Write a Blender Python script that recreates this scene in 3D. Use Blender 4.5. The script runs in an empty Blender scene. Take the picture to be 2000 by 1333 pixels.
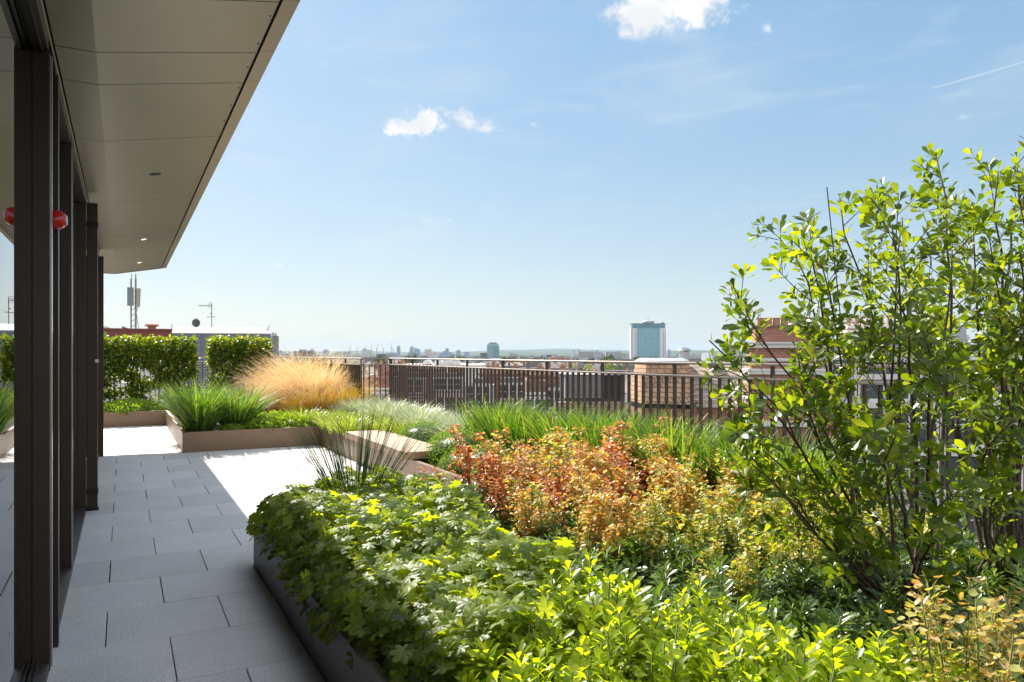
import bpy, math, random
import numpy as np
from mathutils import Vector, Matrix
R_ = math.radians
rnd = random.Random(7)
nr = np.random.default_rng(11)
scn = bpy.context.scene

# ------------------------------------------------------------------ camera
FPX, CX, HY, CAMH = 1440.0, 1000.0, 692.0, 1.5
YAW = math.atan(760 / 1440.0)
FX, FY = math.sin(YAW), math.cos(YAW)
cam_d = bpy.data.cameras.new('camera'); cam = bpy.data.objects.new('camera', cam_d)
scn.collection.objects.link(cam); scn.camera = cam
cam.location = (0, 0, CAMH); cam.rotation_euler = (R_(90), 0, -YAW)
cam_d.sensor_width = 36; cam_d.lens = 36 * FPX / 2000
cam_d.shift_y = (HY - 666.5) / 2000.0
cam_d.clip_start = 0.05; cam_d.clip_end = 60000
scn.render.resolution_x = 1024; scn.render.resolution_y = 682

# ------------------------------------------------------------------ render, exposure
scn.view_settings.view_transform = 'Standard'; scn.view_settings.look = 'None'
scn.view_settings.exposure = 1.25; scn.view_settings.gamma = 1
cy = scn.cycles
cy.use_denoising = True
cy.max_bounces = 7; cy.diffuse_bounces = 3; cy.glossy_bounces = 4; cy.transmission_bounces = 5
cy.transparent_max_bounces = 8; cy.volume_bounces = 0
cy.caustics_reflective = False; cy.caustics_refractive = False
cy.sample_clamp_indirect = 6

# ------------------------------------------------------------------ sun and sky
SUN = Vector((-0.0765, 1.156, 1.0)).normalized()
sd = bpy.data.lights.new('sun', 'SUN'); sun = bpy.data.objects.new('sun', sd)
scn.collection.objects.link(sun)
sd.energy = 4.0; sd.angle = R_(0.53); sd.color = (1.0, 0.945, 0.86)
sun.rotation_euler = SUN.to_track_quat('Z', 'Y').to_euler()
sun.location = (0, 0, 30)
EL, AZ = math.asin(SUN.z), math.atan2(SUN.x, SUN.y)

world = bpy.data.worlds.new('World'); scn.world = world; world.use_nodes = True
nt = world.node_tree; nt.nodes.clear()
class NB:
    """tiny node-graph helper"""
    def __init__(s, tree): s.t = tree
    def n(s, kind, **kw):
        nd = s.t.nodes.new(kind)
        for k, v in kw.items():
            if k.startswith('i_'):
                nd.inputs[k[2:].replace('_', ' ')].default_value = v
            else: setattr(nd, k, v)
        return nd
    def l(s, a, b): s.t.links.new(a, b)
    def m(s, op, a, b=None, c=None, clamp=False):
        nd = s.t.nodes.new('ShaderNodeMath'); nd.operation = op; nd.use_clamp = clamp
        for i, x in enumerate((a, b, c)):
            if x is None: continue
            if isinstance(x, (int, float)): nd.inputs[i].default_value = x
            else: s.t.links.new(x, nd.inputs[i])
        return nd.outputs[0]
    def ss(s, x, lo, hi):
        nd = s.t.nodes.new('ShaderNodeMapRange'); nd.interpolation_type = 'SMOOTHSTEP'
        s.t.links.new(x, nd.inputs[0]); nd.inputs[1].default_value = lo; nd.inputs[2].default_value = hi
        return nd.outputs[0]
    def mix(s, f, a, b):
        nd = s.t.nodes.new('ShaderNodeMix'); nd.data_type = 'RGBA'
        for i, x in ((0, f), (6, a), (7, b)):
            if isinstance(x, (int, float, tuple)): nd.inputs[i].default_value = x
            else: s.t.links.new(x, nd.inputs[i])
        return nd.outputs[2]
W = NB(nt)
sky = W.n('ShaderNodeTexSky', sky_type='NISHITA', sun_disc=False, sun_elevation=EL, sun_rotation=AZ,
          altitude=60, air_density=1.15, dust_density=0.9, ozone_density=1.3)
tc = W.n('ShaderNodeTexCoord'); sep = W.n('ShaderNodeSeparateXYZ'); W.l(tc.outputs['Generated'], sep.inputs[0])
az = W.m('ARCTAN2', sep.outputs[0], sep.outputs[1]); el = W.m('ARCSINE', sep.outputs[2])
def sky_pt(px, py):
    u = (px - CX) / FPX; v = (HY - py) / FPX
    return math.atan(u) + YAW, math.atan(v / math.sqrt(1 + u * u))
def fbm(scale, detail, rough, dist=0.0, stretch=(1, 1, 1)):
    mp = W.n('ShaderNodeMapping'); mp.inputs['Scale'].default_value = stretch
    W.l(tc.outputs['Generated'], mp.inputs[0])
    n = W.n('ShaderNodeTexNoise', i_Scale=scale, i_Detail=detail, i_Roughness=rough, i_Distortion=dist)
    W.l(mp.outputs[0], n.inputs['Vector']); return n.outputs['Fac']
big = fbm(9.0, 8, 0.62); fine = fbm(34.0, 8, 0.66)
dens = None
for (px, py, wx, wy, rot, soft) in [(1262, 26, 96, 50, 0.10, .9), (1330, -22, 105, 62, -0.38, .9), (1225, 62, 34, 18, 0.1, .7),
                                   (820, 240, 68, 26, 0.15, .75), (864, 248, 26, 14, .2, .6), (917, 238, 46, 26, -0.25, .75), (945, 252, 30, 10, .1, .5),
                                   (1041, 243, 12, 8, -0.3, .35), (1500, 54, 14, 10, -.3, .3), (1881, 229, 13, 6, 0, .22), (546, 519, 13, 5, 0, .22), (877, 430, 10, 4, 0, .16), (836, 432, 12, 5, 0, .1)]:
    a0, e0 = sky_pt(px, py); sc = 1 / FPX
    da = W.m('SUBTRACT', az, a0); de = W.m('SUBTRACT', el, e0)
    c_, s_ = math.cos(rot), math.sin(rot)
    x = W.m('ADD', W.m('MULTIPLY', da, c_ / (wx * sc)), W.m('MULTIPLY', de, s_ / (wx * sc)))
    y = W.m('ADD', W.m('MULTIPLY', da, -s_ / (wy * sc)), W.m('MULTIPLY', de, c_ / (wy * sc)))
    d2 = W.m('SQRT', W.m('ADD', W.m('MULTIPLY', x, x), W.m('MULTIPLY', y, y)))
    nz = W.m('ADD', W.m('MULTIPLY', W.m('SUBTRACT', fine, .5), 3.4 if wx < 70 else 1.7), W.m('MULTIPLY', W.m('SUBTRACT', big, .5), .8))
    f = W.m('ADD', W.m('SUBTRACT', 1.0, d2), nz)
    f = W.m('MULTIPLY', W.ss(f, 0.0, .55 if wx > 60 else 1.0), min(1.0, soft * 1.5))
    dens = f if dens is None else W.m('MAXIMUM', dens, f)
cir = W.ss(fbm(2.1, 7, 0.55, 0.6, (1, 1, 2.6)), .44, .78)
cir2 = W.ss(fbm(5.5, 8, 0.6, 1.2, (1, 1, 5)), .5, .85)
lowband = W.ss(el, .75, .05)
veil = W.m('ADD', W.m('MULTIPLY', cir, .34), W.m('MULTIPLY', W.m('MULTIPLY', cir2, lowband), .45))
# vapour trail: a straight line between two directions
(a1, e1), (a2, e2) = sky_pt(1813, 175), sky_pt(2060, 103)
L = math.hypot(a2 - a1, e2 - e1); tx, ty = (a2 - a1) / L, (e2 - e1) / L
da = W.m('SUBTRACT', az, a1); de = W.m('SUBTRACT', el, e1)
al = W.m('ADD', W.m('MULTIPLY', da, tx), W.m('MULTIPLY', de, ty))
ac = W.m('ABSOLUTE', W.m('SUBTRACT', W.m('MULTIPLY', da, ty), W.m('MULTIPLY', de, tx)))
trail = W.m('MULTIPLY', W.m('MULTIPLY', W.ss(ac, .0013, .0003), W.ss(al, -.002, .01)), .3)
trail = W.m('MULTIPLY', trail, W.m('LESS_THAN', al, .3))
# the light air near the horizon and the paler summer tint of the whole sky
skyc = W.n('ShaderNodeHueSaturation', i_Saturation=0.86, i_Value=1.0); W.l(sky.outputs[0], skyc.inputs['Color'])
SKYW = (5.3, 5.9, 6.2, 1)
horiz = W.m('POWER', W.m('SUBTRACT', 1.0, W.m('MAXIMUM', sep.outputs[2], 0.0)), 5.0)
pale = W.mix(horiz, (1.5, 3.2, 5.1, 1), (4.5, 5.1, 5.0, 1))
c0 = W.mix(.70, skyc.outputs[0], pale)
c1 = W.mix(veil, c0, SKYW)
c1 = W.mix(trail, c1, (6.6, 6.9, 7, 1))
shade = W.mix(W.ss(big, .42, .62), (5.9, 6.1, 6.3, 1), (8.4, 8.3, 8.2, 1))
# unseen broken cloud, added overhead and behind the viewer to lift fill light
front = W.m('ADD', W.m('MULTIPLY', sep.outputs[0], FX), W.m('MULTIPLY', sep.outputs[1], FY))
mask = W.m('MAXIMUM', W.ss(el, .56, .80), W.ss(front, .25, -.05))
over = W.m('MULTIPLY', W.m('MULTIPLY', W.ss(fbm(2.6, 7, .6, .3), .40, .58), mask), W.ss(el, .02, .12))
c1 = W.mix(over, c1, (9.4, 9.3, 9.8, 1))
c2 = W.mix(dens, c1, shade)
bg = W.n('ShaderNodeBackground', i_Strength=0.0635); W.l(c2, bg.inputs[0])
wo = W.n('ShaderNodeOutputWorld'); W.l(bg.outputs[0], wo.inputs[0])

# ------------------------------------------------------------------ materials
def newmat(name):
    m = bpy.data.materials.new(name); m.use_nodes = True; m.node_tree.nodes.clear()
    return m, NB(m.node_tree)
def out(b, sh):
    o = b.n('ShaderNodeOutputMaterial'); b.l(sh, o.inputs[0])
def rgba(c): return (c[0], c[1], c[2], 1)
def mat(name, col, rough=.6, metal=0.0, var=.12, vscale=3.0, bump=0.0, bscale=40.0, island=0.0, spec=.5, speck=0.0, speck_scale=300., rvar=0.0):
    m, b = newmat(name)
    t = b.n('ShaderNodeTexCoord')
    n = b.n('ShaderNodeTexNoise', i_Scale=vscale, i_Detail=5.0, i_Roughness=.6); b.l(t.outputs['Object'], n.inputs['Vector'])
    f = b.m('ADD', b.m('MULTIPLY', b.m('SUBTRACT', n.outputs['Fac'], .5), 2 * var * 1.6), 1.0)
    if speck:
        n2 = b.n('ShaderNodeTexNoise', i_Scale=speck_scale, i_Detail=2.0); b.l(t.outputs['Object'], n2.inputs['Vector'])
        f = b.m('ADD', f, b.m('MULTIPLY', b.m('SUBTRACT', n2.outputs['Fac'], .5), speck * 3))
    if island:
        g = b.n('ShaderNodeNewGeometry')
        f = b.m('ADD', f, b.m('MULTIPLY', b.m('SUBTRACT', g.outputs['Random Per Island'], .5), 2 * island))
    mx = b.n('ShaderNodeVectorMath', operation='SCALE'); mx.inputs[0].default_value = col; b.l(f, mx.inputs['Scale'])
    p = b.n('ShaderNodeBsdfPrincipled', i_Roughness=rough, i_Metallic=metal)
    p.inputs['Specular IOR Level'].default_value = spec
    b.l(mx.outputs[0], p.inputs['Base Color'])
    if rvar:
        b.l(b.m('ADD', b.m('MULTIPLY', b.m('SUBTRACT', n.outputs['Fac'], .5), rvar * 2), rough), p.inputs['Roughness'])
    if bump:
        n3 = b.n('ShaderNodeTexNoise', i_Scale=bscale, i_Detail=4.0); b.l(t.outputs['Object'], n3.inputs['Vector'])
        bp = b.n('ShaderNodeBump', i_Strength=bump, i_Distance=.01); b.l(n3.outputs['Fac'], bp.inputs['Height']); b.l(bp.outputs[0], p.inputs['Normal'])
    out(b, p.outputs[0]); return m
def brickmat(name, c1, c2, mortar, bw, bh, msize=.012, rough=.85, bump=.4, tile=False):
    m, b = newmat(name); t = b.n('ShaderNodeTexCoord'); s = b.n('ShaderNodeSeparateXYZ'); b.l(t.outputs['Object'], s.inputs[0])
    c = b.n('ShaderNodeCombineXYZ'); b.l(b.m('ADD', s.outputs[0], s.outputs[1]), c.inputs[0]); b.l(s.outputs[2], c.inputs[1])
    k = b.n('ShaderNodeTexBrick', i_Color1=rgba(c1), i_Color2=rgba(c2), i_Mortar=rgba(mortar), i_Scale=1.0)
    k.inputs['Mortar Size'].default_value = msize; k.inputs['Brick Width'].default_value = bw; k.inputs['Row Height'].default_value = bh
    k.inputs['Bias'].default_value = 0.0
    b.l(c.outputs[0], k.inputs['Vector'])
    n = b.n('ShaderNodeTexNoise', i_Scale=1.3, i_Detail=6.0, i_Roughness=.65); b.l(t.outputs['Object'], n.inputs['Vector'])
    mx = b.n('ShaderNodeVectorMath', operation='SCALE'); b.l(k.outputs[0], mx.inputs[0])
    b.l(b.m('ADD', .62, b.m('MULTIPLY', n.outputs['Fac'], .76)), mx.inputs['Scale'])
    p = b.n('ShaderNodeBsdfPrincipled', i_Roughness=rough); b.l(mx.outputs[0], p.inputs['Base Color'])
    bp = b.n('ShaderNodeBump', i_Strength=bump, i_Distance=.02); b.l(k.outputs['Fac'], bp.inputs['Height']); bp.invert = True; b.l(bp.outputs[0], p.inputs['Normal'])
    out(b, p.outputs[0]); return m
def facademat(name, wall, glass, bw, bh, gap, rough=.6, metal_glass=.0):
    """far buildings: storeys of windows as a regular grid set in the wall"""
    m, b = newmat(name); t = b.n('ShaderNodeTexCoord'); s = b.n('ShaderNodeSeparateXYZ'); b.l(t.outputs['Object'], s.inputs[0])
    def cell(x, w, g):
        fr = b.m('FRACT', b.m('DIVIDE', x, w)); return b.m('MULTIPLY', b.m('GREATER_THAN', fr, g), b.m('LESS_THAN', fr, 1 - g))
    xx = b.m('ADD', s.outputs[0], s.outputs[1])
    f = b.m('MULTIPLY', cell(xx, bw, gap), cell(s.outputs[2], bh, gap * .9))
    geo = b.n('ShaderNodeNewGeometry'); sn = b.n('ShaderNodeSeparateXYZ'); b.l(geo.outputs['Normal'], sn.inputs[0])
    f = b.m('MULTIPLY', f, b.m('LESS_THAN', b.m('ABSOLUTE', sn.outputs[2]), .5))
    n = b.n('ShaderNodeTexNoise', i_Scale=.15, i_Detail=3.0); b.l(t.outputs['Object'], n.inputs['Vector'])
    col = b.mix(f, rgba(wall), rgba(glass))
    mx = b.n('ShaderNodeVectorMath', operation='SCALE'); b.l(col, mx.inputs[0]); b.l(b.m('ADD', .7, b.m('MULTIPLY', n.outputs['Fac'], .6)), mx.inputs['Scale'])
    p = b.n('ShaderNodeBsdfPrincipled'); b.l(mx.outputs[0], p.inputs['Base Color'])
    b.l(b.m('SUBTRACT', rough, b.m('MULTIPLY', f, rough - .12)), p.inputs['Roughness'])
    out(b, p.outputs[0]); return m
def leafmat(name, cols, trans, tw=.5, rough=.42, spec=.5, veins=0.0, under=None):
    """cols: list of leaf colours picked per leaf; trans: multiplies the light that comes through"""
    m, b = newmat(name); g = b.n('ShaderNodeNewGeometry')
    r = b.n('ShaderNodeValToRGB'); r.color_ramp.interpolation = 'LINEAR'
    els = r.color_ramp.elements
    for i, c in enumerate(cols):
        pos = i / max(1, len(cols) - 1)
        e = els[i] if i < 2 else els.new(pos)
        e.position = pos; e.color = rgba(c)
    b.l(g.outputs['Random Per Island'], r.inputs[0])
    t = b.n('ShaderNodeTexCoord'); n = b.n('ShaderNodeTexNoise', i_Scale=60.0, i_Detail=2.0); b.l(t.outputs['Object'], n.inputs['Vector'])
    sc = b.n('ShaderNodeVectorMath', operation='SCALE'); b.l(r.outputs[0], sc.inputs[0]); b.l(b.m('ADD', .8, b.m('MULTIPLY', n.outputs['Fac'], .4)), sc.inputs['Scale'])
    p = b.n('ShaderNodeBsdfPrincipled', i_Roughness=rough); p.inputs['Specular IOR Level'].default_value = spec
    b.l(sc.outputs[0], p.inputs['Base Color'])
    tm = b.n('ShaderNodeVectorMath', operation='MULTIPLY'); b.l(sc.outputs[0], tm.inputs[0]); tm.inputs[1].default_value = trans
    tr = b.n('ShaderNodeBsdfTranslucent'); b.l(tm.outputs[0], tr.inputs[0])
    mx = b.n('ShaderNodeMixShader'); mx.inputs[0].default_value = tw; b.l(p.outputs[0], mx.inputs[1]); b.l(tr.outputs[0], mx.inputs[2])
    out(b, mx.outputs[0]); return m

M = {}
M['bronze'] = mat('bronze_metal', (.058, .040, .030), .42, .55, .08, 2.0, spec=.5, bump=.05, bscale=400)
M['bronze_dark'] = mat('dark_bronze_metal', (.022, .018, .015), .4, .4, .08, 2.0)
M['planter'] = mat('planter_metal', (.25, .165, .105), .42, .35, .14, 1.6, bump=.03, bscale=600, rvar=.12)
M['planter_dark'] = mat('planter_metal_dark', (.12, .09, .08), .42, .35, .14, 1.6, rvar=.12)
M['soffit'] = mat('soffit_metal', (.30, .27, .20), .38, .35, .07, .9, rvar=.08)
M['fascia'] = mat('fascia_metal', (.40, .34, .26), .4, .35, .05, 1.5)
M['black'] = mat('black_gap', (.008, .008, .008), .8)
M['chrome'] = mat('steel', (.55, .55, .55), .25, 1.0, .05)
M['rail'] = mat('rail_metal', (.22, .175, .14), .36, .75, .08, 4, spec=.6)
M['baluster'] = mat('baluster_metal', (.085, .062, .048), .5, .3, .10, 6)
M['room'] = mat('room_dark', (.05, .045, .04), .8)
M['soil'] = mat('soil', (.07, .045, .03), .95, 0, .4, 14, bump=1.0, bscale=60, speck=.3, speck_scale=90)
M['wood'] = mat('bench_wood', (.50, .36, .235), .62, 0, .16, 5, island=.13, bump=.2, bscale=80)
M['wood_end'] = mat('bench_wood_end', (.46, .29, .15), .6, 0, .16, 9, island=.15, bump=.2, bscale=80)
M['red'] = mat('red_plastic', (.62, .012, .012), .22, 0, .04, spec=.7)
M['white'] = mat('white_paint', (.78, .77, .74), .5, 0, .05, 1.5)
M['stucco'] = mat('stucco', (.78, .74, .68), .75, 0, .1, .7)
M['lead'] = mat('lead_sheet', (.42, .44, .46), .5, .2, .1, 1.2)
M['slate'] = brickmat('slate_roof', (.13, .125, .13), (.20, .18, .17), (.05, .05, .05), .5, .28, .02)
M['cladding'] = mat('grey_cladding', (.17, .20, .25), .45, .2, .06, .4)
M['roofwhite'] = mat('pale_roof_sheet', (.74, .71, .68), .5, 0, .05, .5)
M['redroof'] = mat('red_brown_roof', (.20, .055, .042), .7, 0, .12, .6)
M['terracotta'] = mat('terracotta', (.46, .25, .14), .8, 0, .15, 4)
M['brick'] = brickmat('red_brick', (.32, .10, .06), (.42, .16, .09), (.38, .30, .25), .225, .075, .010)
M['brickdark'] = brickmat('dark_brick', (.20, .09, .06), (.28, .13, .09), (.25, .21, .18), .225, .075, .010)
M['tile'] = brickmat('clay_tiles', (.44, .25, .135), (.55, .345, .20), (.12, .075, .055), .27, .19, .014, bump=.8)
M['tilegrey'] = brickmat('weathered_tiles', (.34, .27, .22), (.50, .40, .31), (.10, .08, .06), .34, .19, .016, bump=.8)
M['glassdark'] = mat('window_glass', (.05, .06, .075), .08, 0, .2, 1, spec=.9)
M['antenna'] = mat('antenna_grey', (.22, .23, .24), .6)
M['steeldark'] = mat('dark_steel', (.06, .06, .065), .6)
M['cane'] = mat('garden_cane', (.10, .085, .16), .5)
# paving slabs: pale granite, speckled
def paving_mat():
    m, b = newmat('granite_slab'); t = b.n('ShaderNodeTexCoord'); g = b.n('ShaderNodeNewGeometry')
    fine_ = b.n('ShaderNodeTexNoise', i_Scale=75.0, i_Detail=5.0, i_Roughness=.85); b.l(t.outputs['Object'], fine_.inputs['Vector'])
    vor = b.n('ShaderNodeTexNoise', i_Scale=420.0, i_Detail=1.0); b.l(t.outputs['Object'], vor.inputs['Vector'])
    big_ = b.n('ShaderNodeTexNoise', i_Scale=2.2, i_Detail=6.0, i_Roughness=.7); b.l(t.outputs['Object'], big_.inputs['Vector'])
    st = b.n('ShaderNodeTexNoise', i_Scale=9.0, i_Detail=3.0); b.l(t.outputs['Object'], st.inputs['Vector'])
    f = b.m('ADD', 1.0, b.m('MULTIPLY', b.m('SUBTRACT', fine_.outputs['Fac'], .5), 1.6))
    f = b.m('ADD', f, b.m('MULTIPLY', b.m('SUBTRACT', vor.outputs['Fac'], .5), .55))
    f = b.m('ADD', f, b.m('MULTIPLY', b.m('SUBTRACT', big_.outputs['Fac'], .5), .42))
    f = b.m('ADD', f, b.m('MULTIPLY', b.m('SUBTRACT', g.outputs['Random Per Island'], .5), .2))
    f = b.m('SUBTRACT', f, b.m('MULTIPLY', b.ss(st.outputs['Fac'], .70, .80), .14))
    mx = b.n('ShaderNodeVectorMath', operation='SCALE'); mx.inputs[0].default_value = (.72, .70, .68); b.l(f, mx.inputs['Scale'])
    p = b.n('ShaderNodeBsdfPrincipled', i_Roughness=.62); p.inputs['Specular IOR Level'].default_value = .35
    b.l(mx.outputs[0], p.inputs['Base Color'])
    bp = b.n('ShaderNodeBump', i_Strength=.35, i_Distance=.002); b.l(fine_.outputs['Fac'], bp.inputs['Height']); b.l(bp.outputs[0], p.inputs['Normal'])
    out(b, p.outputs[0]); return m
M['paving'] = paving_mat()
def glass_mat():
    m, b = newmat('facade_glass'); lw = b.n('ShaderNodeFresnel', i_IOR=1.9)
    g = b.n('ShaderNodeBsdfGlossy', i_Roughness=.0); g.inputs[0].default_value = (.93, .95, .96, 1)
    t = b.n('ShaderNodeBsdfTransparent'); t.inputs[0].default_value = (.35, .36, .36, 1)
    mx = b.n('ShaderNodeMixShader'); b.l(b.m('MULTIPLY', lw.outputs[0], 1.28, clamp=True), mx.inputs[0]); b.l(t.outputs[0], mx.inputs[1]); b.l(g.outputs[0], mx.inputs[2])
    out(b, mx.outputs[0]); return m
M['glass'] = glass_mat()
def emit_mat(name, col, s):
    m, b = newmat(name); e = b.n('ShaderNodeEmission', i_Strength=s); e.inputs[0].default_value = rgba(col); out(b, e.outputs[0]); return m
M['lamp'] = emit_mat('lit_lamp', (1, .93, .8), 1.0)
M['lensoff'] = mat('lamp_lens', (.12, .12, .11), .2)
# foliage
M['geranium'] = leafmat('geranium_leaf', [(.095, .14, .03), (.15, .205, .04), (.21, .275, .06), (.29, .34, .075)], (3.5, 3.1, .25), .5, .46, .5)
M['geranium_stem'] = leafmat('geranium_stalk', [(.10, .16, .04), (.14, .20, .05)], (1.5, 1.5, 1), .2)
M['pitto'] = leafmat('glossy_lime_leaf', [(.15, .21, .03), (.22, .30, .035), (.30, .37, .04), (.37, .41, .045)], (2.6, 2.45, .3), .62, .3, .42)
M['pitto_stem'] = mat('green_stem', (.16, .2, .06), .6)
M['rosette'] = leafmat('dark_spurge_leaf', [(.045, .09, .022), (.07, .13, .028), (.11, .18, .035), (.17, .25, .045)], (2.2, 2.1, .4), .36, .28, .6)
M['magnolia'] = leafmat('magnolia_leaf', [(.055, .095, .02), (.085, .145, .026), (.13, .19, .034), (.23, .27, .045)], (2.8, 2.5, .22), .52, .33, .55)
M['bark'] = mat('bark', (.10, .075, .055), .85, 0, .3, 30, bump=.6, bscale=120)
M['twig'] = mat('twig', (.13, .095, .065), .8, 0, .3, 30)
M['br_red'] = leafmat('red_bract', [(.40, .08, .03), (.60, .18, .06), (.74, .32, .14), (.78, .50, .30)], (1.25, 1.15, .7), .42, .5, .4)
M['br_orange'] = leafmat('orange_bract', [(.66, .20, .05), (.76, .38, .09), (.74, .52, .12), (.80, .65, .34), (.46, .47, .09)], (1.2, 1.15, .5), .42, .5, .4)
M['br_yellow'] = leafmat('yellow_bract', [(.74, .42, .08), (.68, .60, .10), (.50, .53, .08), (.36, .44, .08), (.80, .74, .42)], (1.2, 1.2, .4), .42, .5, .4)
M['br_peach'] = leafmat('peach_bract', [(.66, .28, .07), (.62, .46, .12), (.50, .50, .12), (.76, .58, .34), (.34, .42, .09)], (1.4, 1.3, .5), .42, .5, .4)
M['st_red'] = mat('red_stem', (.20, .05, .03), .6); M['st_green'] = mat('pale_stem', (.20, .24, .09), .6)
M['iris'] = leafmat('strap_leaf', [(.065, .13, .03), (.09, .175, .035), (.135, .225, .05), (.23, .29, .08), (.42, .33, .09)], (1.55, 1.75, .4), .42, .42, .4)
M['clump'] = leafmat('clump_blade', [(.075, .16, .03), (.12, .23, .04), (.19, .30, .06), (.34, .40, .15)], (1.6, 1.6, .45), .42, .5, .35)
M['lime'] = leafmat('lime_blade', [(.16, .24, .03), (.26, .34, .05), (.36, .40, .07), (.42, .44, .20)], (1.6, 1.6, .5), .45, .35, .5)
M['silver'] = leafmat('silver_blade', [(.34, .40, .24), (.48, .53, .40), (.62, .65, .52), (.30, .37, .10)], (1.2, 1.2, .8), .35, .35, .5)
M['golden'] = leafmat('golden_blade', [(.52, .42, .05), (.62, .44, .05), (.64, .32, .05), (.44, .48, .07)], (1.5, 1.35, .35), .4, .4, .5)
M['plume'] = leafmat('feather_plume', [(.66, .46, .23), (.76, .57, .32), (.82, .68, .45)], (1.15, 1.05, .8), .5, .55, .3)
M['rush'] = leafmat('rush_stem', [(.035, .09, .025), (.06, .13, .04), (.09, .16, .05)], (1.4, 1.4, 1), .2, .4, .5)
M['hedge'] = leafmat('hedge_leaf', [(.05, .10, .018), (.08, .14, .02), (.12, .19, .025), (.30, .33, .06)], (2.8, 2.3, .3), .45, .4, .5)
M['limecover'] = leafmat('lime_cover_leaf', [(.14, .25, .02), (.22, .34, .03), (.32, .40, .04)], (1.8, 1.7, .5), .45, .4, .5)
M['smallleaf'] = leafmat('small_leaf', [(.10, .19, .03), (.16, .26, .05), (.24, .33, .08)], (1.8, 1.8, .6), .4, .4, .5)
M['treeleaf'] = leafmat('tree_leaf', [(.035, .075, .015), (.06, .11, .02), (.10, .15, .025)], (2, 2, .7), .35, .6, .3)
M['treeleaf_dark'] = leafmat('dark_tree_leaf', [(.018, .04, .012), (.03, .06, .016), (.05, .08, .02)], (2, 2, .7), .3, .6, .3)
M['treeleaf_bright'] = leafmat('bright_tree_leaf', [(.10, .15, .02), (.15, .20, .025), (.20, .25, .03)], (2, 2, .6), .35, .6, .3)

# ------------------------------------------------------------------ mesh and scene helpers
COL = scn.collection
def mesh_np(name, V, loops, counts, m, smooth=True):
    me = bpy.data.meshes.new(name); V = np.asarray(V, np.float32)
    me.vertices.add(len(V)); me.vertices.foreach_set('co', V.ravel())
    loops = np.asarray(loops, np.int32); counts = np.asarray(counts, np.int32)
    me.loops.add(len(loops)); me.loops.foreach_set('vertex_index', loops)
    me.polygons.add(len(counts)); st = np.zeros(len(counts), np.int32); st[1:] = np.cumsum(counts)[:-1]
    me.polygons.foreach_set('loop_start', st)
    try: me.polygons.foreach_set('loop_total', counts)
    except Exception: pass
    me.polygons.foreach_set('use_smooth', np.full(len(counts), smooth, bool))
    me.update(calc_edges=True); me.materials.append(m); return me
class NP:
    """collects copies of small templates in numpy and links them as ONE mesh"""
    def __init__(s): s.V = []; s.L = []; s.C = []; s.n = 0
    def add(s, V, F):
        V = np.asarray(V, float)
        for f in F: s.L.append(np.asarray(f) + s.n); s.C.append([len(f)])
        s.V.append(V); s.n += len(V)
    def scat(s, tv, tf, Mx, T):
        """tv (n,3) template, tf list of faces, Mx (N,3,3), T (N,3)"""
        N = len(T)
        if N == 0: return
        V = np.einsum('nij,kj->nki', Mx, tv) + T[:, None, :]
        fl = np.concatenate([np.asarray(f) for f in tf]); fc = np.array([len(f) for f in tf])
        off = (np.arange(N) * len(tv))[:, None] + s.n
        s.L.append((fl[None, :] + off).ravel()); s.C.append(np.tile(fc, N)); s.V.append(V.reshape(-1, 3)); s.n += N * len(tv)
    def mesh(s, name, m, smooth=True):
        return mesh_np(name, np.concatenate(s.V), np.concatenate(s.L), np.concatenate(s.C), m, smooth)
    def build(s, name, m, parent=None, smooth=True):
        return link(name, s.mesh(name, m, smooth), parent)
def link(name, me, parent=None, loc=None):
    o = bpy.data.objects.new(name, me); COL.objects.link(o)
    if parent: o.parent = parent
    if loc is not None: o.location = loc
    return o
def tag(o, label=None, cat=None, group=None, kind=None):
    if label: o['label'] = label
    if cat: o['category'] = cat
    if group: o['group'] = group
    if kind: o['kind'] = kind
    return o
def thing(name, label, cat, loc=(0, 0, 0), rz=0.0, group=None):
    o = bpy.data.objects.new(name, None); COL.objects.link(o); o.empty_display_size = .2
    o.location = loc; o.rotation_euler = (0, 0, rz); return tag(o, label, cat, group)
KIDS = {}
def kids(o): return [c for c in bpy.data.objects if c.parent == o]
def dup(root, loc, rz=0.0, sc=1.0, label=None, cache={}):
    if root.name not in cache: cache[root.name] = [(c, kids(c)) for c in kids(root)]
    r = root.copy(); COL.objects.link(r); r.location = loc; r.rotation_euler = (0, 0, rz)
    r.scale = (sc, sc, sc) if not isinstance(sc, tuple) else sc
    if label: r['label'] = label
    for c, gs in cache[root.name]:
        k = c.copy(); COL.objects.link(k); k.parent = r
        for g in gs: q = g.copy(); COL.objects.link(q); q.parent = k
    return r
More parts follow.
